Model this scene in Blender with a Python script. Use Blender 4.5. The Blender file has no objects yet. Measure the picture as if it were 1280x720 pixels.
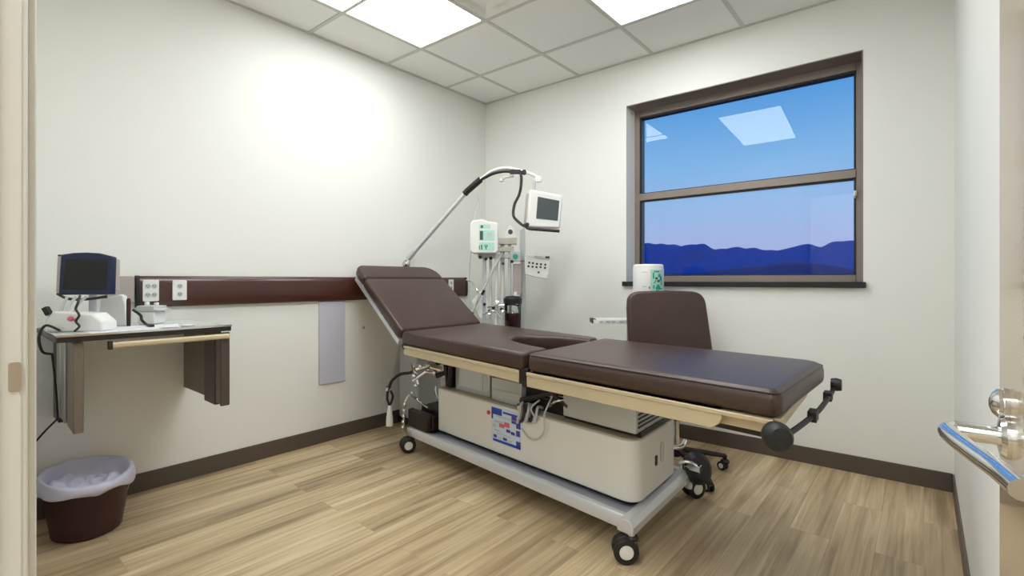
import bpy, bmesh, math, random
from mathutils import Vector, Matrix
random.seed(4)
PI = math.pi
SC = bpy.context.scene
COL = SC.collection

# ------------------------------------------------------------------ camera frame numbers
CAMH = 1.10
YAW = math.radians(40.4057)
CX, CY = -3.1015, 3.265          # room corner (left wall / window wall)
EX, EY = 0.99923, 0.03923        # direction along window wall
CH = 2.735                       # ceiling height
RW = 0.12                        # right wall x
FW = 0.06                        # door wall inner face y

# ------------------------------------------------------------------ materials
def srgb(r, g, b):
    f = lambda c: (c/255)/12.92 if c/255 <= .04045 else ((c/255+.055)/1.055)**2.4
    return (f(r), f(g), f(b), 1)

def mat(name, col, rough=.5, metal=0, bump=0, bscale=80, var=0, vscale=6, trans=0, spec=None, emis=None, estr=0, coat=0):
    m = bpy.data.materials.new(name); m.use_nodes = True
    nt = m.node_tree; b = nt.nodes['Principled BSDF']
    b.inputs['Base Color'].default_value = col
    b.inputs['Roughness'].default_value = rough
    b.inputs['Metallic'].default_value = metal
    b.inputs['Transmission Weight'].default_value = trans
    if spec is not None: b.inputs['Specular IOR Level'].default_value = spec
    if coat: b.inputs['Coat Weight'].default_value = coat
    if emis: b.inputs['Emission Color'].default_value = emis; b.inputs['Emission Strength'].default_value = estr
    tc = nt.nodes.new('ShaderNodeTexCoord')
    if bump:
        n = nt.nodes.new('ShaderNodeTexNoise'); n.inputs['Scale'].default_value = bscale; n.inputs['Detail'].default_value = 4
        bp = nt.nodes.new('ShaderNodeBump'); bp.inputs['Strength'].default_value = bump; bp.inputs['Distance'].default_value = .002
        nt.links.new(tc.outputs['Object'], n.inputs['Vector']); nt.links.new(n.outputs['Fac'], bp.inputs['Height'])
        nt.links.new(bp.outputs['Normal'], b.inputs['Normal'])
    n2 = nt.nodes.new('ShaderNodeTexNoise'); n2.inputs['Scale'].default_value = vscale; n2.inputs['Detail'].default_value = 3
    mx = nt.nodes.new('ShaderNodeMix'); mx.data_type = 'RGBA'
    v = var if var else .03
    mx.inputs[6].default_value = [c*(1-v) for c in col[:3]]+[1]; mx.inputs[7].default_value = [min(1, c*(1+v)) for c in col[:3]]+[1]
    nt.links.new(tc.outputs['Object'], n2.inputs['Vector']); nt.links.new(n2.outputs['Fac'], mx.inputs[0])
    nt.links.new(mx.outputs[2], b.inputs['Base Color'])
    return m

M = {}
M['wall'] = mat('wall_paint', srgb(238, 238, 232), .55, bump=.25, bscale=220, var=.012, vscale=2)
M['tile'] = mat('ceiling_tile', srgb(244, 244, 240), .9, bump=.5, bscale=300, var=.02, vscale=60)
M['tbar'] = mat('ceiling_tbar', srgb(205, 205, 198), .5)
M['base'] = mat('baseboard_vinyl', srgb(88, 78, 68), .45, var=.06)
M['trimw'] = mat('white_trim', srgb(225, 223, 215), .4)
M['leather'] = mat('brown_leather', srgb(68, 49, 41), .34, bump=.35, bscale=260, var=.12, vscale=5, spec=.55)
M['piping'] = mat('leather_piping', srgb(48, 35, 31), .4)
M['cream'] = mat('cream_enamel', srgb(229, 229, 223), .35, var=.02)
M['sand'] = mat('sand_rail', srgb(206, 190, 158), .38, metal=.15, var=.04)
M['white'] = mat('white_plastic', srgb(235, 235, 232), .32)
M['lgrey'] = mat('light_grey_plastic', srgb(196, 200, 200), .4)
M['silver'] = mat('silver_panel', srgb(200, 206, 206), .3, metal=.35)
M['chrome'] = mat('chrome', srgb(225, 225, 225), .12, metal=1)
M['brushed'] = mat('brushed_steel', srgb(190, 188, 184), .3, metal=1, var=.06, vscale=30)
M['alu'] = mat('painted_aluminium', srgb(214, 216, 220), .32, metal=.4)
M['black'] = mat('black_rubber', srgb(28, 26, 26), .5)
M['dark'] = mat('dark_metal', srgb(52, 46, 44), .4, metal=.4)
M['bronze'] = mat('bronze_aluminium', srgb(142, 131, 122), .4, metal=.25, var=.04)
M['greyscr'] = mat('grey_screen', srgb(72, 80, 82), .2)
M['darkscr'] = mat('dark_screen', srgb(14, 14, 16), .12)
M['navy'] = mat('navy_bezel', srgb(24, 36, 70), .25)
M['railbrown'] = mat('rail_brown', srgb(72, 38, 30), .28, var=.1, vscale=3, coat=.3)
M['green'] = mat('green_print', srgb(40, 165, 140), .5)
M['dgreen'] = mat('dark_green_print', srgb(20, 105, 95), .5)
M['palegreen'] = mat('pale_green_print', srgb(180, 225, 210), .5)
M['blue'] = mat('blue_print', srgb(35, 75, 190), .45)
M['indigo'] = mat('indigo_print', srgb(70, 70, 175), .45)
M['ice'] = mat('ice_print', srgb(205, 222, 236), .45)
M['red'] = mat('red_plastic', srgb(215, 60, 40), .4)
M['pink'] = mat('pink_print', srgb(205, 110, 130), .5)
M['maroon'] = mat('bin_maroon', srgb(58, 22, 24), .42, var=.08)
M['bag'] = mat('bin_bag', srgb(205, 203, 222), .45, bump=.5, bscale=30, var=.06, vscale=14)
M['wine'] = mat('wine_contents', srgb(80, 28, 36), .3)
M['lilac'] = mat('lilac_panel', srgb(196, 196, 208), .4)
M['greycup'] = mat('taupe_plastic', srgb(178, 170, 164), .45)
M['door'] = mat('door_laminate', srgb(182, 164, 138), .1, var=.06, vscale=3, spec=.5)
M['strike'] = mat('strike_metal', srgb(190, 178, 160), .35, metal=.7)
M['taupe'] = mat('shaded_cream_enamel', srgb(172, 164, 146), .4, var=.03)  # cream enamel darkened to carry the shadow under the table
M['channel'] = mat('channel_bronze', srgb(84, 74, 66), .38, metal=.2)
M['sheet'] = mat('paper', srgb(232, 234, 236), .6)
M['halltile'] = mat('hall_floor', srgb(150, 135, 112), .5)
M['deskgrey'] = mat('desk_laminate', srgb(214, 218, 216), .22, var=.03)
M['bracket'] = mat('bracket_bronze', srgb(122, 112, 100), .35, metal=.2, var=.08)
M['gasket'] = mat('gasket_black', srgb(25, 25, 28), .5)

def floor_mat():
    m = bpy.data.materials.new('vinyl_plank'); m.use_nodes = True
    nt = m.node_tree; N = nt.nodes; Lk = nt.links; b = N['Principled BSDF']
    tc = N.new('ShaderNodeTexCoord')
    rot = N.new('ShaderNodeMapping'); rot.inputs['Rotation'].default_value = (0, 0, PI/2); Lk.new(tc.outputs['Object'], rot.inputs['Vector'])
    br = N.new('ShaderNodeTexBrick'); Lk.new(rot.outputs[0], br.inputs['Vector'])
    br.inputs['Scale'].default_value = 1; br.inputs['Brick Width'].default_value = 1.22; br.inputs['Row Height'].default_value = .152
    br.inputs['Mortar Size'].default_value = .0009; br.inputs['Mortar Smooth'].default_value = .2; br.offset = .37
    br.inputs['Color1'].default_value = (0, 0, 0, 1); br.inputs['Color2'].default_value = (1, 1, 1, 1); br.inputs['Mortar'].default_value = (.5, .5, .5, 1)
    # streaky grain along Y, shifted per plank
    mp = N.new('ShaderNodeMapping'); mp.inputs['Scale'].default_value = (34, 1.0, 1); Lk.new(tc.outputs['Object'], mp.inputs['Vector'])
    add = N.new('ShaderNodeVectorMath'); add.operation = 'ADD'
    sc = N.new('ShaderNodeVectorMath'); sc.operation = 'SCALE'; sc.inputs['Scale'].default_value = 37; Lk.new(br.outputs['Color'], sc.inputs[0])
    Lk.new(mp.outputs[0], add.inputs[0]); Lk.new(sc.outputs[0], add.inputs[1])
    n1 = N.new('ShaderNodeTexNoise'); n1.inputs['Scale'].default_value = 1; n1.inputs['Detail'].default_value = 6; n1.inputs['Roughness'].default_value = .65; n1.inputs['Distortion'].default_value = .6
    Lk.new(add.outputs[0], n1.inputs['Vector'])
    mp2 = N.new('ShaderNodeMapping'); mp2.inputs['Scale'].default_value = (7, .8, 1); Lk.new(add.outputs[0], mp2.inputs['Vector'])
    mp2.inputs['Scale'].default_value = (.22, .9, 1)
    n2 = N.new('ShaderNodeTexNoise'); n2.inputs['Scale'].default_value = 1; n2.inputs['Detail'].default_value = 3; Lk.new(mp2.outputs[0], n2.inputs['Vector'])
    mix = N.new('ShaderNodeMath'); mix.operation = 'MULTIPLY_ADD'; mix.inputs[1].default_value = .55
    Lk.new(n1.outputs['Fac'], mix.inputs[0])
    m2 = N.new('ShaderNodeMath'); m2.operation = 'MULTIPLY'; m2.inputs[1].default_value = .45; Lk.new(n2.outputs['Fac'], m2.inputs[0]); Lk.new(m2.outputs[0], mix.inputs[2])
    cr = N.new('ShaderNodeValToRGB'); Lk.new(mix.outputs[0], cr.inputs[0])
    e = cr.color_ramp.elements; e[0].position = .36; e[0].color = srgb(150, 127, 96); e[1].position = .64; e[1].color = srgb(225, 206, 170)
    k = cr.color_ramp.elements.new(.5); k.color = srgb(196, 173, 136)
    tone = N.new('ShaderNodeMix'); tone.data_type = 'RGBA'; tone.blend_type = 'MULTIPLY'; tone.inputs[0].default_value = 1
    tr = N.new('ShaderNodeValToRGB'); Lk.new(br.outputs['Color'], tr.inputs[0])
    tr.color_ramp.elements[0].color = (.8, .79, .78, 1); tr.color_ramp.elements[1].color = (1, 1, 1, 1)
    Lk.new(cr.outputs[0], tone.inputs[6]); Lk.new(tr.outputs[0], tone.inputs[7])
    mort = N.new('ShaderNodeMix'); mort.data_type = 'RGBA'; mort.inputs[7].default_value = srgb(160, 140, 112)
    Lk.new(br.outputs['Fac'], mort.inputs[0]); Lk.new(tone.outputs[2], mort.inputs[6]); Lk.new(mort.outputs[2], b.inputs['Base Color'])
    b.inputs['Roughness'].default_value = .42
    bp = N.new('ShaderNodeBump'); bp.inputs['Strength'].default_value = .15; bp.inputs['Distance'].default_value = .002
    Lk.new(n1.outputs['Fac'], bp.inputs['Height']); Lk.new(bp.outputs[0], b.inputs['Normal'])
    return m
M['floor'] = floor_mat()

def glass_mat():
    m = bpy.data.materials.new('window_glass'); m.use_nodes = True
    nt = m.node_tree; nt.nodes.clear()
    o = nt.nodes.new('ShaderNodeOutputMaterial'); t = nt.nodes.new('ShaderNodeBsdfTransparent'); t.inputs[0].default_value = (.94, .97, .98, 1)
    g = nt.nodes.new('ShaderNodeBsdfGlossy'); g.inputs['Roughness'].default_value = 0.005
    f = nt.nodes.new('ShaderNodeFresnel'); f.inputs['IOR'].default_value = 1.46
    x = nt.nodes.new('ShaderNodeMixShader')
    nt.links.new(f.outputs[0], x.inputs[0]); nt.links.new(t.outputs[0], x.inputs[1]); nt.links.new(g.outputs[0], x.inputs[2]); nt.links.new(x.outputs[0], o.inputs[0])
    return m
M['glass'] = glass_mat()
M['clear'] = glass_mat(); M['clear'].name = 'clear_plastic'

def emit_mat(name, col, s):
    m = bpy.data.materials.new(name); m.use_nodes = True; nt = m.node_tree; nt.nodes.clear()
    o = nt.nodes.new('ShaderNodeOutputMaterial'); e = nt.nodes.new('ShaderNodeEmission')
    e.inputs[0].default_value = col; e.inputs[1].default_value = s; nt.links.new(e.outputs[0], o.inputs[0]); return m
M['lamp'] = emit_mat('lamp_diffuser', (.955, .985, 1, 1), 11.6)
M['hallfill'] = emit_mat('hall_fill_panel', (.955, .985, 1, 1), 8)  # glow of the added fill panel, out of view behind the doorway

def hill_mat():
    m = mat('hills', srgb(8, 92, 178), .95, var=.25, vscale=.004)
    return m
M['hill'] = hill_mat()
M['hillnear'] = mat('near_hills', srgb(6, 58, 128), .95, var=.2, vscale=.01)
M['plain'] = mat('valley_floor', srgb(48, 62, 88), .95, var=.3, vscale=.01)

# ------------------------------------------------------------------ mesh helpers
ROOTLOC = {}
SPLIT = {'backrest_trim', 'end_cap', 'cross_shelf', 'hinge', 'fitting', 'clamp_knob', 'valve_fitting', 'button', 'lead', 'plug', 'levelling_foot', 'brake_pedal', 'lift_mechanism', 'head_joint', 'head_linkage', 'cone', 'bracket_channel', 'pedal_linkage', 'seat_rail', 'foot_rail', 'pink_knob', 'suction_hose', 'curved_tube', 'top_shelf', 'back_housing'}
def obj(name, bm, m, parent=None, loc=None, smooth=35, bev=0, kind=None, label=None, xf=None, subsurf=0, nosplit=False):
    if name in SPLIT and parent is not None and not nosplit:
        return obj_split(name, bm, m, parent, loc=loc, smooth=smooth, bev=bev, kind=kind, label=label, xf=xf)
    """link a bmesh (world coordinates) as one mesh object; top-level meshes get their origin at loc"""
    if xf is not None: bmesh.ops.transform(bm, matrix=xf, verts=bm.verts)
    bmesh.ops.recalc_face_normals(bm, faces=bm.faces)
    off = Vector((0, 0, 0))
    if parent is not None: off = ROOTLOC[parent]
    elif loc is not None: off = Vector(loc)
    bmesh.ops.translate(bm, verts=bm.verts, vec=-off)
    me = bpy.data.meshes.new(name); bm.to_mesh(me); bm.free()
    for mm in (m if isinstance(m, (list, tuple)) else [m]): me.materials.append(M[mm])
    for p in me.polygons: p.use_smooth = True
    me.set_sharp_from_angle(angle=math.radians(smooth))
    o = bpy.data.objects.new(name, me); COL.objects.link(o)
    if parent is not None:
        o.parent = parent; ROOTLOC[o] = off
    else:
        o.location = off; ROOTLOC[o] = off
    if bev:
        b = o.modifiers.new('bevel', 'BEVEL'); b.width = bev; b.segments = 2; b.limit_method = 'ANGLE'; b.angle_limit = math.radians(40)
        b.harden_normals = False
    if kind: o['kind'] = kind
    if label: o['label'] = label
    return o

def obj_split(name, bm, m, parent, **k):
    """every loose island of the bmesh becomes a part of its own"""
    seen = set(); isl = []
    for v0 in bm.verts:
        if v0 in seen: continue
        st_ = [v0]; seen.add(v0); cur = []
        while st_:
            v = st_.pop(); cur.append(v)
            for e_ in v.link_edges:
                w_ = e_.other_vert(v)
                if w_ not in seen: seen.add(w_); st_.append(w_)
        isl.append(cur)
    bx = []
    for cur in isl:
        bx.append([[min(v.co[i] for v in cur)-.0015 for i in range(3)], [max(v.co[i] for v in cur)+.0015 for i in range(3)], cur])
    ch = True
    while ch:                                   # islands that touch stay one part
        ch = False
        for i in range(len(bx)):
            for j in range(i+1, len(bx)):
                if all(bx[i][0][q] <= bx[j][1][q] and bx[j][0][q] <= bx[i][1][q] for q in range(3)):
                    bx[i] = [[min(a, b) for a, b in zip(bx[i][0], bx[j][0])], [max(a, b) for a, b in zip(bx[i][1], bx[j][1])], bx[i][2]+bx[j][2]]
                    del bx[j]; ch = True; break
            if ch: break
    last = None
    for _, _, cur in bx:
        nb = bmesh.new(); mp = {v: nb.verts.new(v.co) for v in cur}
        for f in {f for v in cur for f in v.link_faces}:
            nf = nb.faces.new([mp[v] for v in f.verts]); nf.material_index = f.material_index
        last = obj(name, nb, m, parent, nosplit=True, **k)
    bm.free(); return last

def thing(name, label, cat, loc, group=None):
    o = bpy.data.objects.new(name, None); COL.objects.link(o); o.location = loc; o.empty_display_size = .1
    ROOTLOC[o] = Vector(loc); o['label'] = label; o['category'] = cat
    if group: o['group'] = group
    return o
def tag(o, label, cat, group=None):
    o['label'] = label; o['category'] = cat
    if group: o['group'] = group
    return o

def B(): return bmesh.new()
def setmi(faces, mi):
    for f in faces: f.material_index = mi
def box(bm, x0, x1, y0, y1, z0, z1, mi=0, mx=None):
    vs = [bm.verts.new((x, y, z)) for z in (z0, z1) for x, y in ((x0, y0), (x1, y0), (x1, y1), (x0, y1))]
    fs = [bm.faces.new([vs[i] for i in q]) for q in ((3, 2, 1, 0), (4, 5, 6, 7), (0, 1, 5, 4), (1, 2, 6, 5), (2, 3, 7, 6), (3, 0, 4, 7))]
    setmi(fs, mi)
    if mx is not None: bmesh.ops.transform(bm, matrix=mx, verts=vs)
    return vs
def prism(bm, pts, z0, z1, mi=0, mx=None):
    a = [bm.verts.new((x, y, z0)) for x, y in pts]; b = [bm.verts.new((x, y, z1)) for x, y in pts]; n = len(pts)
    fs = [bm.faces.new(a[::-1]), bm.faces.new(b)] + [bm.faces.new((a[i], a[(i+1) % n], b[(i+1) % n], b[i])) for i in range(n)]
    setmi(fs, mi)
    if mx is not None: bmesh.ops.transform(bm, matrix=mx, verts=a+b)
    return a+b
def frame_of(d):
    d = d.normalized(); u = Vector((0, 0, 1)) if abs(d.z) < .9 else Vector((1, 0, 0))
    a = d.cross(u).normalized(); return a, d.cross(a).normalized()
def smoothpts(pts, n=6):
    P = [Vector(p) for p in pts]
    if len(P) < 3: return P
    out = []
    for i in range(len(P)-1):
        p0 = P[max(i-1, 0)]; p1 = P[i]; p2 = P[i+1]; p3 = P[min(i+2, len(P)-1)]
        for k in range(n):
            t = k/n
            out.append(.5*((2*p1)+(-p0+p2)*t+(2*p0-5*p1+4*p2-p3)*t*t+(-p0+3*p1-3*p2+p3)*t**3))
    out.append(P[-1]); return out
def tube(bm, pts, r, seg=10, mi=0, sm=False, closed=False):
    P = smoothpts(pts) if sm else [Vector(p) for p in pts]
    rs = r if isinstance(r, (list, tuple)) else None
    rings = []; prev = None
    for i, p in enumerate(P):
        d = (P[min(i+1, len(P)-1)]-P[max(i-1, 0)])
        if d.length < 1e-9: d = Vector((0, 0, 1))
        d.normalize()
        if prev is None: a, b = frame_of(d)
        else:
            a = prev-d*prev.dot(d)
            if a.length < 1e-6: a, b = frame_of(d)
            a.normalize(); b = d.cross(a)
        prev = a
        rr = r if rs is None else rs[0]+(rs[1]-rs[0])*i/(len(P)-1)
        rings.append([bm.verts.new(p+a*rr*math.cos(2*PI*k/seg)+b*rr*math.sin(2*PI*k/seg)) for k in range(seg)])
    fs = []
    for i in range(len(rings)-1):
        for k in range(seg): fs.append(bm.faces.new((rings[i][k], rings[i][(k+1) % seg], rings[i+1][(k+1) % seg], rings[i+1][k])))
    fs.append(bm.faces.new(rings[0][::-1])); fs.append(bm.faces.new(rings[-1])); setmi(fs, mi)
def lathe(bm, prof, c, ax=(0, 0, 1), seg=24, mi=0):
    """prof: list of (r, h) along axis"""
    ax = Vector(ax).normalized(); a, b = frame_of(ax); c = Vector(c); rings = []
    for r, h in prof:
        if r < 1e-5: rings.append([bm.verts.new(c+ax*h)])
        else: rings.append([bm.verts.new(c+ax*h+a*r*math.cos(2*PI*k/seg)+b*r*math.sin(2*PI*k/seg)) for k in range(seg)])
    fs = []
    for i in range(len(rings)-1):
        A, Bq = rings[i], rings[i+1]
        for k in range(seg):
            k2 = (k+1) % seg
            if len(A) == 1 and len(Bq) == 1: continue
            if len(A) == 1: fs.append(bm.faces.new((A[0], Bq[k2], Bq[k])))
            elif len(Bq) == 1: fs.append(bm.faces.new((A[k], A[k2], Bq[0])))
            else: fs.append(bm.faces.new((A[k], A[k2], Bq[k2], Bq[k])))
    if len(rings[0]) > 1: fs.append(bm.faces.new(rings[0][::-1]))
    if len(rings[-1]) > 1: fs.append(bm.faces.new(rings[-1]))
    setmi(fs, mi)
def rrect(x0, x1, y0, y1, r, n=6, rs=None):
    """ccw rounded rectangle; rs = radii (x0y0, x1y0, x1y1, x0y1)"""
    rs = rs or (r,)*4; out = []
    for (cx, cy, a0), q in zip(((x0, y0, PI), (x1, y0, 1.5*PI), (x1, y1, 0), (x0, y1, .5*PI)), rs):
        sx = 1 if cx == x0 else -1; sy = 1 if cy == y0 else -1
        for k in range(n+1):
            a = a0+PI/2*k/n; out.append((cx+sx*q+q*math.cos(a), cy+sy*q+q*math.sin(a)))
    return out
def inset(pts, d):
    n = len(pts); out = []
    for i in range(n):
        p0 = Vector(pts[i-1]); p1 = Vector(pts[i]); p2 = Vector(pts[(i+1) % n])
        e1 = (p1-p0); e2 = (p2-p1)
        n1 = Vector((-e1.y, e1.x)).normalized() if e1.length > 1e-9 else None
        n2 = Vector((-e2.y, e2.x)).normalized() if e2.length > 1e-9 else None
        if n1 is None: n1 = n2
        if n2 is None: n2 = n1
        v = n1+n2
        if v.length < 1e-6: v = n1
        v.normalize(); k = 1/max(.5, v.dot(n1))
        out.append((p1.x+v.x*d*k, p1.y+v.y*d*k))
    return out
def pad(bm, pts, z0, z1, r, seg=5, rb=None, puff=.004):
    rb = rb if rb is not None else min(r, (z1-z0)*.4); levels = []
    for k in range(seg+1):
        a = PI/2*k/seg; levels.append((rb*(1-math.sin(a)), z0+rb*(1-math.cos(a))))
    for k in range(seg+1):
        a = PI/2*k/seg; levels.append((r*(1-math.cos(a)), z1-r*(1-math.sin(a))))
    rings = [[bm.verts.new((x, y, z)) for x, y in inset(pts, d)] for d, z in levels]; n = len(pts)
    for i in range(len(rings)-1):
        for k in range(n): bm.faces.new((rings[i][k], rings[i][(k+1) % n], rings[i+1][(k+1) % n], rings[i+1][k]))
    bm.faces.new(rings[0][::-1]); bm.faces.new(rings[-1])
def loop_tube(bm, pts3, r, seg=6, mi=0):
    P = [Vector(p) for p in pts3]; n = len(P); rings = []
    for i in range(n):
        d = (P[(i+1) % n]-P[i-1]).normalized(); a = d.cross(Vector((0, 0, 1))).normalized(); b = d.cross(a)
        rings.append([bm.verts.new(P[i]+a*r*math.cos(2*PI*k/seg)+b*r*math.sin(2*PI*k/seg)) for k in range(seg)])
    for i in range(n):
        for k in range(seg):
            f = bm.faces.new((rings[i][k], rings[i][(k+1) % seg], rings[(i+1) % n][(k+1) % seg], rings[(i+1) % n][k])); f.material_index = mi
def fx(ox, oy, oz, ang=0):
    return Matrix.Translation((ox, oy, oz)) @ Matrix.Rotation(ang, 4, 'Z')
def basis(o, xa, ya, za):
    m = Matrix.Identity(4)
    for i, v in enumerate((xa, ya, za, o)):
        v = Vector(v)
        for j in range(3): m[j][i] = v[j]
    return m
FWD = Vector((-math.sin(YAW), math.cos(YAW), 0)); RGT = Vector((math.cos(YAW), math.sin(YAW), 0))

# ------------------------------------------------------------------ the room
def st(s, t, z=0):   # s along window wall from corner, t into the room negative
    return Vector((CX+s*EX, CY+s*EY+t, z))
def bwy(x): return CY+(x-CX)*EY/EX
XL = CX; YB = -1.75      # hallway back
bm = B(); prism(bm, [(XL-.3, YB-.2), (RW+1.6, YB-.2), (RW+1.6, bwy(RW+1.6)+.35), (XL-.3, bwy(XL-.3)+.35)], -.05, 0)
obj('floor', bm, 'floor', kind='structure')
# left wall, right wall
bm = B(); prism(bm, [(XL-.12, FW-.14), (XL, FW-.14), (XL, bwy(XL)), (XL-.12, bwy(XL)+.3)], 0, CH+.1)
obj('wall_left', bm, 'wall', kind='structure')
bm = B(); prism(bm, [(RW, FW+.0), (RW+.12, FW+.0), (RW+.12, bwy(RW)+.25), (RW, bwy(RW))], 0, CH+.1)
obj('wall_right', bm, 'wall', kind='structure')
# window wall with opening  (local frame: x = s, y = outward)
WX = basis((CX, CY, 0), (EX, EY, 0), (-EY, EX, 0), (0, 0, 1))
WS0, WS1, WZ0, WZ1, WT = 1.402, 2.842, 1.085, 2.405, .26
bm = B()
SR = 3.4
for x0, x1, z0, z1 in ((-.12, WS0, 0, CH+.1), (WS1, SR, 0, CH+.1), (WS0, WS1, 0, WZ0), (WS0, WS1, WZ1, CH+.1)):
    box(bm, x0, x1, 0, WT, z0, z1)
bmesh.ops.remove_doubles(bm, verts=bm.verts, dist=1e-5)
obj('wall_back', bm, 'wall', kind='structure', xf=WX)
# door wall (opening x -.80 .. RW)
DX0, DX1, DH = -.80, RW+.01, 2.08
bm = B()
box(bm, XL, DX0-.02, FW-.14, FW, 0, CH+.1); box(bm, DX0-.02, DX1+.02, FW-.14, FW, DH+.02, CH+.1); box(bm, DX1+.02, RW+1.6, FW-.14, FW, 0, CH+.1)
obj('wall_front', bm, 'wall', kind='structure')
# hallway shell behind the doorway
bm = B(); box(bm, XL-.12, RW+1.6, YB-.12, YB, 0, CH+.1); obj('wall_hall', bm, 'wall', kind='structure')
bm = B(); box(bm, XL-.12, XL, YB, FW-.14, 0, CH+.1); obj('wall_hall_left', bm, 'wall', kind='structure')
bm = B(); box(bm, RW+1.6, RW+1.72, YB-.12, FW, 0, CH+.1); obj('wall_hall_right', bm, 'wall', kind='structure')
# baseboards
bm = B(); box(bm, XL, XL+.008, FW, bwy(XL)-.008, 0, .097); obj('baseboard_left', bm, 'base', kind='structure', bev=.002)
bm = B(); box(bm, .01, 3.216, -.008, 0, 0, .097, mx=None); obj('baseboard_back', bm, 'base', kind='structure', xf=WX, bev=.002)
bm = B(); box(bm, RW-.008, RW, FW+.03, bwy(RW)-.01, 0, .097); obj('baseboard_right', bm, 'base', kind='structure', bev=.002)
bm = B(); box(bm, XL+.01, DX0-.1, FW, FW+.008, 0, .097); obj('baseboard_front', bm, 'base', kind='structure', bev=.002)

# ceiling: tiles + grid + troffers; room coordinates (s,t)
TX = Matrix.Identity(4); TX = basis((CX, CY, 0), (EX, EY, 0), (0, 1, 0), (0, 0, 1))
Sg = [-.22, .395, 1.0, 1.61, 2.215, 2.83, 3.44, 4.05, 4.66]
Tg = [.13, -.5, -1.093, -1.70, -2.30, -2.91, -3.52, -4.13, -4.74, -5.2]
lights = [(1, 2, 2)]   # s index, t start index, cells
holes = set([(1, 2), (1, 3), (3, 1), (3, 2), (3, 3), (3, 4), (2, 2)])
L3 = (Sg[3], Sg[4], Tg[5], -1.45)     # troffer seen in the glass
bm = B()
def cell(bm, s0, s1, t0, t1):
    box(bm, s0, s1, t0, t1, CH, CH+.02, mx=TX)
for i in range(len(Sg)-1):
    for j in range(len(Tg)-1):
        if (i, j) in holes: continue
        s0, s1, t1, t0 = Sg[i], Sg[i+1], Tg[j], Tg[j+1]
        cell(bm, s0, s1, t0, t1)
cell(bm, Sg[3], Sg[4], L3[3], Tg[2]); cell(bm, Sg[1], Sg[2], Tg[4], -1.92)
ceil = obj('ceiling', bm, 'tile', kind='structure')
bm = B(); box(bm, -.3, 4.9, -5.3, .4, CH+.1, CH+.14, mx=TX); obj('ceiling_slab', bm, 'tile', kind='structure')
bm = B()
for s in Sg[1:4]: box(bm, s-.012, s+.012, -3.2, -.003, CH-.005, CH-.0005, mx=TX)
for s, t_a, t_b in ((Sg[4], -3.2, -.003),): box(bm, s-.012, s+.012, t_a, t_b, CH-.005, CH-.0005, mx=TX)
for t in Tg[1:6]:
    for s_a, s_b in (((.003, L3[0]), (L3[1], 3.22)) if t in (Tg[3], Tg[4]) else ((.003, 3.22),)): box(bm, s_a, s_b, t-.012, t+.012, CH-.0055, CH-.001, mx=TX)
box(bm, .001, .02, -3.2, -.003, CH-.006, CH-.0005, mx=TX); box(bm, .003, 3.22, -.02, -.001, CH-.006, CH-.0005, mx=TX)
obj('trim_1', bm, 'tbar', kind='structure')
def troffer(s0, s1, t0, t1, label, group='recessed ceiling light panels'):
    c = TX @ Vector(((s0+s1)/2, (t0+t1)/2, CH))
    r = thing('ceiling_light', label, 'ceiling light', tuple(c), group)
    f = B(); w = .018
    for a in ((s0+.013, s1-.013, t0+.013, t0+w), (s0+.013, s1-.013, t1-w, t1-.013), (s0+.013, s0+w, t0+w, t1-w), (s1-w, s1-.013, t0+w, t1-w)):
        box(f, *a, CH-.004, CH+.05, mx=TX)
    obj('frame', f, 'tbar', r)
    d = B(); box(d, s0+w, s1-w, t0+w, t1-w, CH+.002, CH+.006, mx=TX); obj('diffuser', d, 'lamp', r)
    h = B(); box(h, s0+w, s1-w, t0+w, t1-w, CH+.04, CH+.05, mx=TX); obj('housing', h, 'lgrey', r)
troffer(Sg[1], Sg[2], -1.92, Tg[2], 'long white ceiling light panel above the left wall side')
troffer(Sg[3], Sg[4], Tg[2], Tg[1], 'white ceiling light panel nearest the window')
troffer(L3[0], L3[1], L3[2], L3[3], 'white ceiling light panel that shows mirrored in the window glass')
# supply diffuser
s0, s1, t0, t1 = Sg[2], Sg[3], Tg[3], Tg[2]
r = thing('ceiling_vent', 'square white air diffuser with stepped face in the ceiling beside the long light panel', 'vent', tuple(TX @ Vector(((s0+s1)/2, (t0+t1)/2, CH))))
f = B(); q = .012
def ring(bm, d0, d1, z0, z1):
    a = [(s0+d0, t0+d0, z0), (s1-d0, t0+d0, z0), (s1-d0, t1-d0, z0), (s0+d0, t1-d0, z0)]
    b = [(s0+d1, t0+d1, z1), (s1-d1, t0+d1, z1), (s1-d1, t1-d1, z1), (s0+d1, t1-d1, z1)]
    A = [bm.verts.new(TX @ Vector(p)) for p in a]; Bv = [bm.verts.new(TX @ Vector(p)) for p in b]
    A2 = [bm.verts.new(v.co+Vector((0, 0, .004))) for v in A]; B2 = [bm.verts.new(v.co+Vector((0, 0, .004))) for v in Bv]
    for k in range(4):
        l = (k+1) % 4
        bm.faces.new((A[k], A[l], Bv[l], Bv[k])); bm.faces.new((B2[k], B2[l], A2[l], A2[k])); bm.faces.new((A[l], A[k], A2[k], A2[l])); bm.faces.new((Bv[k], Bv[l], B2[l], B2[k]))
ring(f, .012, .075, CH-.002, CH+.045); obj('cone', f, 'tile', r)
f = B(); ring(f, .085, .135, CH+.0, CH+.03); obj('cone', f, 'tile', r)
f = B(); box(f, s0+.13, s1-.13, t0+.13, t1-.13, CH+.006, CH+.012, mx=TX); obj('centre_plate', f, 'tile', r)
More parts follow.
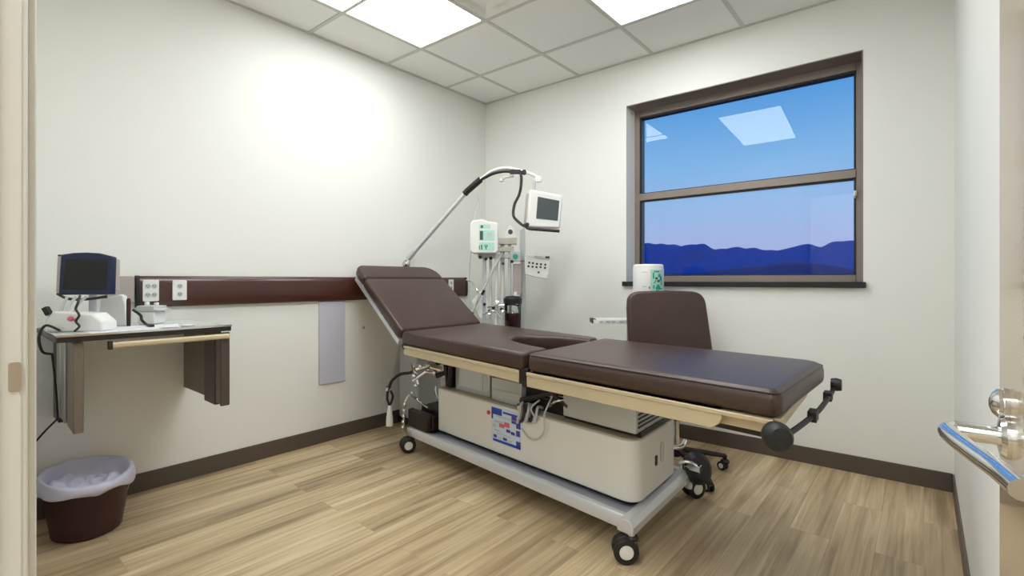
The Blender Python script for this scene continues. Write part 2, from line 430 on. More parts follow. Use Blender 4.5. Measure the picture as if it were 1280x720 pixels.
# fill light added in the unseen hallway to brighten the room
r = thing('ceiling_light', 'added white fill light panel in the unseen hallway ceiling outside the door', 'ceiling light', (-.6, -.9, CH))
d = B(); box(d, -1.4, .6, -1.5, -.3, CH-.012, CH-.004); obj('diffuser', d, 'hallfill', r)
d = B(); box(d, -1.42, .62, -1.52, -.28, CH-.004, CH-.0005); obj('frame', d, 'tbar', r)

# door jamb, stop and casing
bm = B()
box(bm, DX0-.02, DX0, FW-.14, FW, 0, DH); box(bm, DX0-.02, DX1+.02, FW-.14, FW-.004, DH, DH+.02); box(bm, DX1, DX1+.02, FW-.14, FW, 0, DH)
box(bm, DX0, DX0+.006, FW-.09, FW-.022, 0, DH)
box(bm, DX0-.075, DX0-.0015, FW-.002, FW+.0045, 0, DH+.07)
box(bm, DX0-.075, DX0-.016, FW+.0045, FW+.013, 0, DH+.07)
box(bm, DX0-.075, RW-.002, FW-.002, FW+.013, DH+.01, DH+.07)
obj('door_1_frame', bm, 'trimw', kind='structure', bev=.002)
bm = B(); prism(bm, rrect(-.017, .017, -.0055, .0055, .003), 0, .0015)
o = obj('strike_plate', bm, 'strike', loc=(DX0, .0535, .988), xf=basis((DX0, .0535, .988), (0, 0, 1), (0, -1, 0), (1, 0, 0)))
tag(o, 'small metal strike plate on the white door jamb at left', 'strike plate')

# ------------------------------------------------------------------ door leaf (opened against the right wall)
DH0 = Vector((.0865, .085, 0)); DE = Vector((.0795, .947, 0))
dd = (DE-DH0).normalized(); dn = Vector((-dd.y, dd.x, 0))  # dn points to -x (room side)
DXF = basis(tuple(DH0), tuple(dd), tuple(dn), (0, 0, 1)); DLn = (DE-DH0).length
droot = thing('door_leaf', 'tan wooden door standing open at the right edge with a chrome lever handle', 'door', tuple(DH0))
bm = B(); box(bm, 0, DLn, -.030, 0, .012, 2.05); obj('panel', bm, 'door', droot, bev=.002, xf=DXF)
bm = B(); box(bm, DLn, DLn+.0015, -.024, -.006, .83, 1.03); obj('latch_plate', bm, 'strike', droot, xf=DXF)
hd = B(); HX = DLn-.095; HZ = .906
lathe(hd, [(0, 0), (.027, 0), (.027, .004), (.023, .009), (.012, .011), (.0115, .05)], (HX, 0, HZ), (0, 1, 0), 28)
pts = [(HX, .036, HZ), (HX-.001, .050, HZ), (HX-.014, .057, HZ), (HX-.045, .051, HZ-.001), (HX-.10, .036, HZ-.002), (HX-.15, .022, HZ-.002), (HX-.20, .012, HZ-.002)]
tube(hd, pts, .0105, 16, sm=True)
obj('lever_handle', hd, 'chrome', droot, xf=DXF)
tk = B(); lathe(tk, [(0, 0), (.019, 0), (.0195, .005), (.017, .006), (.018, .010), (.013, .015), (.006, .018), (0, .0185)], (HX+.004, 0, HZ+.040), (0, 1, 0), 28)
obj('thumb_turn', tk, 'chrome', droot, xf=DXF)
for hz in (.25, 1.05, 1.83):
    b_ = B(); lathe(b_, [(0, 0), (.006, 0), (.006, .1), (0, .1)], (DH0.x+.012, DH0.y-.008, hz), (0, 0, 1), 12); obj('door_hinge', b_, 'strike', droot)

# ------------------------------------------------------------------ window
GY, GP = 0.15, .6
FRY = .15       # frame face distance from the wall plane
def wbox(bm, x0, x1, y0, y1, z0, z1, mi=0): box(bm, x0, x1, y0, y1, z0, z1, mi=mi)
bm = B(); fw = .052; y0, y1 = FRY, FRY+.1
wbox(bm, WS0+.001, WS0+fw-.012, y0, y1, WZ0+.001, WZ1-.001); wbox(bm, WS1-fw+.012, WS1-.001, y0, y1, WZ0+.001, WZ1-.001)
wbox(bm, WS0+fw-.012, WS1-fw+.012, y0, y1, WZ1-.055, WZ1-.001); wbox(bm, WS0+fw-.012, WS1-fw+.012, y0, y1, WZ0+.001, WZ0+.045)
MZ = 1.735
wbox(bm, WS0+fw-.012, WS1-fw+.012, y0-.004, y1, MZ-.026, MZ+.026)
win = obj('window_1', bm, 'bronze', kind='structure', xf=WX, bev=.003)
bm = B()   # inner black glazing beads
for z0, z1 in ((MZ+.026, WZ1-.055), (WZ0+.045, MZ-.026)):
    a, b = WS0+fw-.012, WS1-fw+.012; g = .012
    for q in ((a, a+g, z0, z1), (b-g, b, z0, z1), (a+g, b-g, z0, z0+.006), (a+g, b-g, z1-g, z1)): wbox(bm, q[0], q[1], y0+.008, y0+.014, q[2], q[3])
o = obj('glazing_bead', bm, 'gasket', win, xf=WX)
for z0, z1 in ((MZ+.02, WZ1-.05), (WZ0+.04, MZ-.02)):
    bm = B(); a, b = WS0+fw-.014, WS1-fw+.014
    v = [bm.verts.new(p) for p in ((a, FRY+.032, z0), (b, FRY+.032, z0), (b, FRY+.032, z1), (a, FRY+.032, z1))]; bm.faces.new(v)
    zc = (WZ0+WZ1)/2; xc = (WS0+WS1)/2
    obj('pane', bm, 'glass', win, xf=WX @ Matrix.Translation((xc, FRY+.046, zc)) @ Matrix.Rotation(math.radians(GY), 4, 'Z') @ Matrix.Rotation(math.radians(GP), 4, 'X') @ Matrix.Translation((-xc, -FRY-.032, -zc)))
bm = B(); box(bm, WS1-fw-.002, WS1-fw+.016, FRY-.02, FRY, 1.60, 1.63); box(bm, WS1-fw+.004, WS1-fw+.01, FRY-.026, FRY-.012, 1.585, 1.632)
obj('latch', bm, 'white', win, xf=WX, bev=.002)
# sill
bm = B(); box(bm, WS0-.022, WS1+.012, -.03, .001, WZ0-.03, WZ0+.004); box(bm, WS0+.001, WS1-.001, 0, FRY, WZ0-.004, WZ0+.004)
obj('trim_2', bm, 'gasket', kind='structure', xf=WX, bev=.003)
# metal head cap lining the top of the reveal
bm = B(); box(bm, WS0+.001, WS1-.001, .001, FRY-.002, WZ1-.006, WZ1-.0005); box(bm, WS1-.007, WS1-.001, .001, FRY, WZ0+.005, WZ1-.006)
obj('trim_3', bm, 'bronze', kind='structure', xf=WX)

# ------------------------------------------------------------------ outside: hills
def ridge(name, dist, hmax, amp, seed, m, depth, base=-60, prof=None):
    bm = B(); rnd = random.Random(seed); ph = [(rnd.uniform(0, 6.28), rnd.uniform(.7, 1.3)) for _ in range(9)]
    nx, ny = 260, 9; g = []
    for i in range(nx+1):
        x = -1.35*dist+1.9*dist*i/nx; row = []
        az = math.degrees(math.atan2(x, dist+depth)); crest = None
        if prof:
            for (a0, h0), (a1, h1) in zip(prof[:-1], prof[1:]):
                if a0 <= az <= a1: t_ = (az-a0)/(a1-a0); t_ = t_*t_*(3-2*t_); crest = (h0+(h1-h0)*t_)*math.hypot(x, dist+depth)
        for j in range(ny+1):
            v = j/ny; sh = math.sin(PI/2*v)**1.1
            hgt = hmax; u = x/dist*9
            for k, (p, w) in enumerate(ph): hgt += amp*math.sin(u*(1.35**k)*w+p+.35*k*v)/(1.45**k)
            if crest is not None: hgt = crest+(hgt-hmax)*.9*(1-v)+amp*.16*math.sin(u*17+2*v)*v
            hgt *= sh
            row.append(bm.verts.new((x, dist+depth*v+amp*.6*math.sin(u*2.2+v*5)*(1-v), base+(hgt-base)*sh)))
        g.append(row)
    for i in range(nx):
        for j in range(ny): bm.faces.new((g[i][j], g[i+1][j], g[i+1][j+1], g[i][j+1]))
    # back side
    bk = [bm.verts.new((r_[-1].co.x, dist+depth*1.8, base)) for r_ in g]
    for i in range(nx): bm.faces.new((g[i][-1], g[i+1][-1], bk[i+1], bk[i]))
    return obj(name, bm, m, smooth=60)
PROF = [(-55.06, 0.07), (-47.06, 0.052), (-41.06, 0.066), (-35.06, 0.058), (-30.06, 0.07), (-25.06, 0.0733), (-22.54, 0.0708), (-21.01, 0.067), (-19.1, 0.0701), (-17.39, 0.0584), (-15.57, 0.0615), (-14.03, 0.0592), (-11.94, 0.0538), (-10.71, 0.056), (-9.23, 0.0636), (-7.67, 0.0584), (-6.41, 0.0676), (-5.07, 0.0661), (-0.07, 0.062), (4.93, 0.07), (10.93, 0.058), (18.93, 0.066)]
o = ridge('mountain_range', 2600, 222, 24, 11, 'hill', 900, prof=PROF); tag(o, 'blue mountain range on the horizon beyond the window', 'mountain')
o = ridge('foothills', 1500, 40, 8, 5, 'hillnear', 300, -60); tag(o, 'low darker foothills in front of the mountains beyond the window', 'hill')
bm = B(); v = [bm.verts.new(p) for p in ((-6000, 8, -60), (4000, 8, -60), (4000, 5000, -60), (-6000, 5000, -60))]; bm.faces.new(v)
obj('valley_floor', bm, 'plain', kind='structure')

# world: dusk sky
w = bpy.data.worlds.new('dusk'); SC.world = w; w.use_nodes = True; nt = w.node_tree; nt.nodes.clear()
o = nt.nodes.new('ShaderNodeOutputWorld'); bg = nt.nodes.new('ShaderNodeBackground'); tc = nt.nodes.new('ShaderNodeTexCoord')
sp = nt.nodes.new('ShaderNodeSeparateXYZ'); cr = nt.nodes.new('ShaderNodeValToRGB')
nt.links.new(tc.outputs['Generated'], sp.inputs[0]); nt.links.new(sp.outputs[2], cr.inputs[0]); nt.links.new(cr.outputs[0], bg.inputs[0]); nt.links.new(bg.outputs[0], o.inputs[0])
e = cr.color_ramp.elements; e[0].position = 0; e[0].color = srgb(176, 184, 232); e[1].position = 1; e[1].color = srgb(30, 90, 190)
for p, c in ((.07, (170, 186, 234)), (.14, (156, 192, 238)), (.22, (134, 188, 240)), (.33, (88, 160, 230)), (.6, (50, 120, 215))):
    k = e.new(p); k.color = srgb(*c)
bg.inputs[1].default_value = .95

# ------------------------------------------------------------------ treatment table (bed frame, slightly out of square)
OB = Vector((-.9, 1.75, 0))
BX = basis(tuple(OB), (.99443, -.10541, 0), (-.03451, .99940, 0), (0, 0, 1))
def bp(x, y, z): return BX @ Vector((x, y, z))
bed = thing('treatment_table', 'long brown leather treatment table with raised head end on a wheeled cream base', 'treatment table', tuple(bp(-.7, .3, 0)))
PW0, PW1 = -.11, .62
def bobj(name, bm, m, **k):
    p = k.pop('parent', bed); x = k.pop('pre', None)
    if x is not None: bmesh.ops.transform(bm, matrix=x, verts=bm.verts)
    return obj(name, bm, m, p, xf=BX, **k)
# foot cushion
bm = B(); out = [(x+(max(0, x)/.585)*(.05*(y-PW0)/.73), y) for x, y in rrect(-.462, .582, PW0, PW1, .04, 7, rs=(.034, .036, .09, .036))]; pad(bm, out, .688, .775, .032)
foot = bobj('foot_cushion', bm, 'leather', smooth=50)
bm = B(); loop_tube(bm, [(x, y, .764) for x, y in inset(out, .0035+.002)], .0028); bobj('piping', bm, 'piping', parent=foot)
# seat cushion with U cut-out on its right end
tl = Matrix.Translation((-.47, 0, .775)) @ Matrix.Rotation(math.radians(.9), 4, 'Y') @ Matrix.Translation((.47, 0, -.775))
a_, b_, yc = .40, .205, .285
ucut = [(-.475-a_*math.sin(t), yc+b_*math.cos(t)) for t in [PI*k/18 for k in range(19)]]   # from far side to near side
seat_out = [(-1.515, PW0), (-.495, PW0), (-.478, PW0+.02)] + [(p[0], p[1]) for p in ucut[::-1]] + [(-.478, PW1-.06), (-.49, PW1-.02), (-.53, PW1), (-1.515, PW1)]
bm = B(); pad(bm, seat_out, .69, .775, .022)
seat = bobj('seat_cushion', bm, 'leather', pre=tl, smooth=50)
# backrest
ang = math.radians(34.3)
bk = Matrix.Translation((-1.525, 0, .792)) @ Matrix.Rotation(ang, 4, 'Y') @ Matrix.Scale(-1, 4, (1, 0, 0))
# local x 0..len up the slope (x mirrored), z=0 top surface
def bk_obj(name, bm, m, **k):
    return bobj(name, bm, m, pre=bk, **k)
bm = B(); pad(bm, rrect(0.004, .575, PW0, PW1, .02, 4, rs=(.022, .022, .022, .022)), -.068, 0, .02)
backc = bk_obj('backrest_cushion', bm, 'leather', smooth=50)
bm = B(); pad(bm, rrect(.577, .742, PW0, PW1, .05, 8, rs=(.022, .055, .12, .022)), -.068, 0, .02)
headc = bk_obj('headrest_cushion', bm, 'leather', smooth=50)
bm = B(); prism(bm, rrect(-.01, .73, PW0+.012, PW1-.012, .05, 5), -.092, -.069)
bk_obj('backrest_frame', bm, 'sand', bev=.003)
bm = B(); box(bm, -.01, .69, PW0+.0, PW0+.008, -.098, -.068); box(bm, -.01, .69, PW1-.008, PW1, -.098, -.068)
bk_obj('backrest_trim', bm, 'alu')
# seat rail and foot rail
bm = B()
for y in (PW0+.004, PW1-.03):
    box(bm, -1.505, -.51, y, y+.026, .632, .689)
    box(bm, -1.505, -.51, y-.003, y+.03, .672, .689)
box(bm, -1.5, -.93, PW0+.03, PW1-.03, .672, .69); box(bm, -1.5, -1.47, PW0+.03, PW1-.03, .64, .672)
bobj('seat_rail', bm, 'sand', pre=tl, bev=.003)
bm = B()
for y, s in ((PW0+.004, 1), (PW1-.03, 1)):
    prism(bm, [(-.462, .622), (.375, .622), (.40, .64), (.41, .662), (.41, .687), (-.462, .687)], y, y+.026, mx=basis((0, 0, 0), (1, 0, 0), (0, 0, 1), (0, 1, 0)))
    box(bm, -.462, .56, y-.004, y+.03, .671, .687)
box(bm, -.45, .58, PW0+.03, PW1-.03, .672, .687)
bobj('foot_rail', bm, 'sand', bev=.003)
bm = B(); box(bm, .36, .565, PW0+.045, PW1-.05, .632, .672); bobj('foot_extension', bm, 'sand', bev=.003)
bm = B(); box(bm, .30, .52, PW0+.1, PW1-.1, .6, .632); bobj('extension_tray', bm, 'dark', bev=.003)
# end bar with knobs
bar = B(); tube(bar, [(.578, PW0-.03, .648), (.597, PW0+.03, .648), (.622, PW0+.2, .652), (.642, .25, .66), (.652, PW1-.1, .668), (.652, PW1-.03, .682)], .009, 8, sm=True)
box(bar, .618, .645, .14, .2, .638, .672); box(bar, .632, .66, .44, .49, .65, .682)
endbar = bobj('end_bar', bar, 'black', bev=.002)
k_ = B(); lathe(k_, [(0, -.034), (.030, -.030), (.04, -.016), (.042, 0), (.04, .016), (.03, .03), (0, .034)], (.580, PW0-.042, .655), (.55, -.83, .1), 20); bobj('end_knob', k_, 'black', parent=endbar)
k_ = B(); lathe(k_, [(0, -.018), (.022, -.018), (.026, 0), (.022, .018), (0, .018)], (.662, PW1-.03, .69), (1, 0, 0), 16); bobj('end_knob', k_, 'black', parent=endbar)
k_ = B(); tube(k_, [(.565, PW0-.01, .672), (.578, PW0-.012, .648), (.59, PW0-.008, .64)], .005, 6); bobj('clip', k_, 'chrome', parent=endbar)
# hinge joints near the table centre and at head
bm = B()
for y in (PW0+.006, PW1-.034):
    box(bm, -.512, -.458, y, y+.03, .628, .7)
    lathe(bm, [(0, 0), (.014, 0), (.014, .04), (0, .04)], (-.475, y-.006, .63), (0, 1, 0), 14)
    lathe(bm, [(0, 0), (.019, 0), (.019, .04), (0, .04)], (-1.505, y-.004, .70), (0, 1, 0), 14)
bobj('hinge', bm, 'dark', bev=.002)
# base housing
bm = B(); bo = rrect(-1.40, .005, .09, .56, .06, 7, rs=(.012, .07, .05, .012)); prism(bm, bo, .172, .428)
body = bobj('base_housing', bm, 'cream', bev=.006)
bm = B(); prism(bm, inset(bo, .004), .428, .436); bobj('housing_top_shaded', bm, 'taupe', bev=.002, label='top of the cream housing with shade put into its taupe colour')  # housing top, its shade painted in as a darker colour
bm = B(); prism(bm, inset(bo, .03), .15, .172); bobj('housing_skirt', bm, 'black')
# small recess and marks on the end face
bm = B(); prism(bm, rrect(-.022, .022, -.045, .045, .02), 0, .003)
bobj('end_plate', bm, 'lgrey', parent=body, pre=basis((.005, .37, .32), (0, 1, 0), (0, 0, 1), (1, 0, 0)), label='oval grey plate on the end of the housing')
bm = B(); prism(bm, rrect(-.012, .012, -.022, .022, .005), 0, .003)
bobj('power_socket', bm, 'dark', parent=body, pre=basis((.005, .30, .30), (0, 1, 0), (0, 0, 1), (1, 0, 0)))
# instruction sticker
SB = basis((0, .0895, 0), (1, 0, 0), (0, 0, 1), (0, -1, 0))
bm = B(); box(bm, -.893, -.668, .228, .416, 0, .0012); sk = bobj('sticker', bm, 'ice', pre=SB, parent=body, label='blue and white instruction sticker')
bm = B()
for q in ((-.893, -.81, .376, .412, 0), (-.80, -.69, .392, .403, 1), (-.893, -.88, .35, .412, 1), (-.735, -.70, .355, .392, 1), (-.70, -.668, .335, .385, 1), (-.86, -.70, .366, .374, 2),
          (-.87, -.80, .335, .345, 2), (-.83, -.79, .315, .335, 3), (-.79, -.75, .325, .35, 3), (-.775, -.745, .30, .315, 1), (-.87, -.82, .29, .297, 2), (-.74, -.71, .295, .31, 1), (-.70, -.672, .295, .325, 1),
          (-.885, -.86, .305, .325, 2), (-.88, -.67, .232, .246, 0), (-.70, -.668, .232, .27, 1), (-.875, -.85, .252, .268, 1), (-.84, -.81, .252, .262, 2), (-.80, -.77, .252, .266, 1), (-.755, -.735, .25, .262, 2),
          (-.85, -.74, .276, .281, 2)):
    box(bm, q[0], q[1], q[2], q[3], .0012, .002, mi=q[4])
bobj('print', bm, ['blue', 'indigo', 'lgrey', 'pink'], pre=SB, parent=sk)
bm = B(); lathe(bm, [(0, 0), (.012, 0), (.011, .006), (.006, .009), (0, .01)], (-.918, .09, .375), (0, -1, 0), 16); bobj('red_button', bm, 'red', parent=body, label='small red button')
# lift covers on the housing
bm = B(); prism(bm, rrect(-1.29, -.965, .14, .46, .02), .437, .60); box(bm, -1.24, -1.02, .136, .141, .46, .575)
bobj('lift_cover', bm, 'silver', bev=.003)
bm = B(); prism(bm, rrect(-.94, -.70, .13, .44, .012), .437, .56); box(bm, -.93, -.71, .126, .131, .455, .5)
bobj('lift_cover', bm, 'silver', bev=.003)
bm = B(); prism(bm, rrect(-.41, -.01, .12, .44, .01), .455, .60)
cov = bobj('lift_cover', bm, 'silver', bev=.003)
bm = B()
for k in range(6): box(bm, -.0105, -.006, .14+.001*k, .42, .475+.018*k, .482+.018*k)
bobj('slats', bm, 'dark', parent=cov)
bm = B(); box(bm, -.42, .0, .15, .42, .436, .456); bobj('lift_base', bm, 'dark')
# dark lift mechanism
bm = B()
for y in (.13, .43):
    tube(bm, [(-.7, y, .47), (-.30, y, .62)], .016, 8); tube(bm, [(-.66, y, .63), (-.38, y, .5)], .014, 8)
box(bm, -.69, -.42, .16, .42, .437, .5); box(bm, -.70, -.55, .17, .3, .5, .56); box(bm, -.6, -.42, .2, .4, .5, .6)
box(bm, -1.36, -1.3, .12, .5, .44, .66); box(bm, -.95, -.94, .15, .44, .44, .63)
box(bm, -1.0, -.2, .2, .36, .63, .672); box(bm, -.43, -.40, .08, .16, .56, .6)
bobj('lift_mechanism', bm, 'dark', bev=.003)
bm = B()
for k in range(5):
    x = -.685+k*.028; z = .455
    tube(bm, [(x, .17, z-.01), (x+.012, .11, z+.012), (x+.026, .078, z-.012), (x+.02, .07, z-.05), (x+.0, .082, z-.085+.012*k)], .0085, 8, sm=True, mi=k % 2)
bobj('hose_bundle', bm, ['lgrey', 'dark'])
bm = B(); tube(bm, [(-.50, .15, .52), (-.48, .06, .46), (-.49, .07, .38), (-.53, .075, .33), (-.6, .082, .31), (-.66, .085, .345)], .0045, 8, sm=True)
tube(bm, [(-.56, .12, .5), (-.57, .06, .47), (-.55, .07, .42), (-.60, .08, .385), (-.66, .085, .39)], .005, 8, sm=True)
bobj('cable_loop', bm, 'lgrey')
bm = B(); lathe(bm, [(0, 0), (.016, 0), (.016, .02), (.009, .028), (0, .028)], (-.69, .1, .437), (0, 0, 1), 14); lathe(bm, [(0, 0), (.01, 0), (.01, .03), (0, .03)], (-.64, .12, .447), (0, 0, 1), 12)
tube(bm, [(-.5, .13, .48), (-.44, .1, .52), (-.40, .13, .53)], .007, 8, sm=True); tube(bm, [(-.5, .13, .53), (-.39, .13, .545)], .006, 8)
bobj('fitting', bm, 'chrome')
# undercarriage
bm = B()
for y in (-.0, .615):
    prism(bm, [(0, 0), (.05, 0), (.05, .03), (.038, .052), (.012, .052), (0, .03)], -1.63, .0, mx=basis((0, y, .108), (0, 1, 0), (0, 0, 1), (1, 0, 0)))
prism(bm, [(0, 0), (.075, 0), (.075, .03), (.058, .054), (.018, .054), (0, .03)], -.02, .69, mx=basis((-.03, 0, .108), (1, 0, 0), (0, 0, 1), (0, 1, 0)))
prism(bm, [(0, 0), (.06, 0), (.06, .05), (0, .05)], -.0, .66, mx=basis((-1.63, 0, .108), (1, 0, 0), (0, 0, 1), (0, 1, 0)))
und = bobj('undercarriage', bm, 'alu', bev=.003)
bm = B(); box(bm, -1.55, -.03, .05, .615, .115, .135); bobj('base_plate', bm, 'lilac', bev=.002)
bm = B(); box(bm, -1.2, -.2, .15, .5, .135, .152); bobj('motor_tray', bm, 'black')
bm = B(); lathe(bm, [(0, 0), (.018, 0), (.02, .015), (.014, .05), (0, .052)], (.028, -.002, .065), (0, 0, 1), 14); lathe(bm, [(0, 0), (.018, 0), (.02, .015), (.014, .05), (0, .052)], (.03, .66, .065), (0, 0, 1), 14)
bobj('levelling_foot', bm, 'alu')
# head end transverse box and pedals
bm = B(); box(bm, -1.645, -1.43, .02, .06, .16, .27); box(bm, -1.62, -1.42, .06, .6, .165, .25); box(bm, -1.60, -1.42, .10, .5, .25, .285)
bobj('pedal_housing', bm, 'dark', bev=.006)
bm = B()
for k, zz in enumerate((.155, .19, .225, .262, .30)):
    lathe(bm, [(0, -.013), (.011, -.01), (.015, 0), (.011, .01), (0, .013)], (-1.655, -.012+.003*k, zz), (0, 0, 1), 12)
tube(bm, [(-1.655, -.012, .12), (-1.655, 0, .32)], .007, 8)
tube(bm, [(-1.655, 0, .31), (-1.62, .02, .36), (-1.55, .04, .335), (-1.5, .08, .29)], .008, 8, sm=True)
tube(bm, [(-1.64, .25, .37), (-1.56, .2, .33), (-1.45, .2, .3)], .008, 8, sm=True)
bobj('pedal_linkage', bm, 'chrome')

def caster(px, py, r, ang, name='caster', w=.022, parent=None, P=bp, gap=.013, z_top=.115, m='dark'):
    """twin wheel caster, swivel stem above (px,py), wheels trailing in direction ang"""
    t = Vector((math.cos(ang), math.sin(ang), 0)); n = Vector((-t.y, t.x, 0)); c = P(px, py, 0)
    wc = Vector((c.x, c.y, r))+t*r*.55
    f = B()
    tube(f, [(c.x, c.y, z_top+.03), (c.x, c.y, r*1.5)], .011, 10)
    lathe(f, [(0, 0), (.024, 0), (.026, .008), (.02, .018), (0, .02)], (c.x, c.y, r*1.75), (0, 0, 1), 16)
    # hood arc between the wheels
    pts = [wc+t*(r*.85*math.cos(a))+Vector((0, 0, r*.85*math.sin(a))) for a in [math.radians(q) for q in range(20, 181, 20)]]
    tube(f, [tuple(p) for p in pts], gap*.8, 8)
    box(f, -.012, .012, -gap*.7, gap*.7, 0, r*.8, mx=basis(tuple(wc+Vector((0, 0, 0))), tuple(t), tuple(n), (0, 0, 1)))
    fo = obj(name, f, m, parent, bev=.001)
    for s in (-1, 1):
        g = B(); base = wc+n*s*(gap)
        lathe(g, [(0, 0), (r*.86, 0), (r, w*.18), (r, w*.8), (r*.86, w), (r*.6, w), (r*.6, w*.9), (0, w*.9)], tuple(base), tuple(n*s), 28)
        wh = obj('wheel', g, 'black', fo)
        g = B(); lathe(g, [(0, 0), (r*.57, 0), (r*.52, .003), (r*.2, .004), (0, .005)], tuple(base+n*s*w*.9), tuple(n*s), 24); obj('hub', g, 'white', fo)
    lv = B(); box(lv, r*.2, r*1.35, -.014, .014, r*1.35, r*1.5, mx=basis((c.x, c.y, 0), tuple(t), tuple(n), (0, 0, 1))); obj('brake_lever', lv, 'chrome', fo, bev=.002)
    return fo
caster(.03, -.0, .049, math.radians(218), parent=bed)
caster(-1.615, .03, .047, math.radians(245), parent=bed)
caster(.02, .70, .05, math.radians(62), parent=bed)
caster(-1.6, .63, .047, math.radians(120), parent=bed)
# rear pedal cover seen beyond the right end
bm = B(); lathe(bm, [(0, 0), (.06, 0), (.078, .014), (.078, .04), (.055, .06), (0, .065)], (.045, .70, .155), (.55, -.4, .3), 22)
bobj('pedal_cover', bm, 'black')
bm = B(); tube(bm, [(.0, .6, .2), (.05, .62, .21), (.09, .64, .18), (.07, .66, .13)], .009, 8, sm=True); box(bm, .02, .10, .62, .66, .17, .2)
tube(bm, [(-.02, .5, .30), (.04, .52, .31), (.05, .56, .33)], .012, 8, sm=True)
bobj('brake_pedal', bm, 'chrome', bev=.002)

# ------------------------------------------------------------------ rolling chair behind the table
CC = Vector((-1.10, 2.75, 0))
ch = thing('rolling_chair', 'brown upholstered rolling chair whose backrest rises behind the treatment table', 'chair', tuple(CC))
hub = B(); lathe(hub, [(0, 0), (.035, 0), (.04, .03), (.028, .06), (0, .06)], (CC.x, CC.y, .085), (0, 0, 1), 20); hubo = obj('base_hub', hub, 'dark', ch)
for k in range(5):
    a = math.radians(38+72*k); d = Vector((math.cos(a), math.sin(a), 0))
    l_ = B(); tube(l_, [CC+Vector((0, 0, .12))+d*.03, CC+Vector((0, 0, .105))+d*.16, CC+Vector((0, 0, .085))+d*.285], [.019, .012], 10); obj('leg', l_, 'dark', ch)
    e_ = CC+d*.285; caster(e_.x, e_.y, .026, a+2.2+k, parent=ch, P=lambda x, y, z: Vector((x, y, z)), w=.013, gap=.006, z_top=.06, m='black')
bm = B(); lathe(bm, [(0, 0), (.027, 0), (.027, .16), (.018, .165), (.018, .31), (0, .31)], (CC.x, CC.y, .13), (0, 0, 1), 18); obj('gas_lift', bm, 'chrome', ch)
# chair faces away from the camera: local x right, y away
cr_ = RGT; cf = FWD
CHX = basis(tuple(CC), tuple(cr_), tuple(cf), (0, 0, 1))
bm = B(); pad(bm, rrect(-.21, .21, -.17, .19, .07, 7), .455, .525, .028); obj('seat', bm, 'leather', ch, xf=CHX, smooth=50)
bm = B(); box(bm, -.1, .1, -.1, .1, .438, .456); obj('seat_plate', bm, 'dark', ch, xf=CHX, bev=.003)
BA = basis((0, .115, .60), (1, 0, 0), (0, .10, .995), (0, -.995, .10))
bo2 = [(-.235, 0), (.262, 0), (.258, .2), (.235, .36)] 
def qb(p0, p1, p2, n=6): return [((1-t)**2*p0[0]+2*t*(1-t)*p1[0]+t*t*p2[0], (1-t)**2*p0[1]+2*t*(1-t)*p1[1]+t*t*p2[1]) for t in [k/n for k in range(n+1)]]
bo2 = qb((-.20, 0), (-.235, 0), (-.237, .04)) + [(-.243, .2), (-.246, .33)] + []
left = bo2; 
outl = [(p[0], p[1]) for p in left]
topc = qb((-.243, .355), (-.245, .425), (-.175, .432)) + [(0, .438)] + qb((.155, .432), (.225, .425), (.235, .355))
right = [(.246, .25), (.262, .1)] + qb((.265, .04), (.265, 0), (.225, 0))
poly = (outl+topc+right)[::-1]
bm = B(); pad(bm, poly, -.03, .03, .022)
obj('backrest', bm, 'leather', ch, xf=CHX @ BA, smooth=50)
bm = B(); tube(bm, [(0, .05, .45), (0, .2, .47), (0, .215, .56), (0, .178, .72)], .013, 10, sm=True); obj('back_bar', bm, 'dark', ch, xf=CHX)

# ------------------------------------------------------------------ rolling stand with tray and wipes tub
TSc = Vector((-1.50, 2.96, 0))
ts = thing('instrument_stand', 'slim steel two tier stand with a white tray by the window wall behind the chair', 'stand', tuple(TSc))
TSX = basis(tuple(TSc), tuple(RGT), tuple(FWD), (0, 0, 1))
bm = B(); tube(bm, [(0, .0, .02), (0, 0, .82)], .012, 12); obj('post', bm, 'chrome', ts, xf=TSX)
bm = B(); box(bm, -.16, .22, -.012, .012, .0, .03); box(bm, -.16, -.135, -.1, .1, 0, .03); box(bm, .195, .22, -.1, .1, 0, .03); obj('foot_frame', bm, 'chrome', ts, xf=TSX, bev=.003)
bm = B(); prism(bm, rrect(-.245, .30, -.09, .09, .03), .815, .82); 
oo = rrect(-.245, .30, -.09, .09, .03); n_ = len(oo); ii = inset(oo, .006)
for k in range(n_):
    j = (k+1) % n_
    vv = [bm.verts.new(Vector((*p, z))) for p, z in ((oo[k], .82), (oo[j], .82), (oo[j], .842), (oo[k], .842), (ii[k], .82), (ii[j], .82), (ii[j], .842), (ii[k], .842))]
    bm.faces.new((vv[0], vv[1], vv[2], vv[3])); bm.faces.new((vv[4], vv[7], vv[6], vv[5])); bm.faces.new((vv[3], vv[2], vv[6], vv[7])); bm.faces.new((vv[0], vv[4], vv[5], vv[1]))
obj('tray', bm, 'white', ts, xf=TSX)
bm = B(); box(bm, -.25, -.226, -.06, .06, .815, .846); obj('tray_handle', bm, 'dark', ts, xf=TSX, bev=.004)
bm = B()
for k, xx in enumerate((-.21, -.17, -.13, -.08, -.04)): box(bm, xx, xx+.022+.006*(k % 2), -.0925, -.0905, .824, .834)
obj('tray_marks', bm, 'lgrey', ts, xf=TSX)
bm = B(); prism(bm, rrect(.02, .25, -.10, .12, .02), .955, .967)
for xx in (.05, .22): tube(bm, [(xx, .06, .82), (xx, .06, .957)], .007, 8)
obj('upper_shelf', bm, 'chrome', ts, xf=TSX)
tb = thing('wipes_tub', 'round white tub with green printed label rising behind the chair backrest', 'tub', tuple(TSX @ Vector((.135, .01, .968))))
cc = TSX @ Vector((.135, .01, .968))
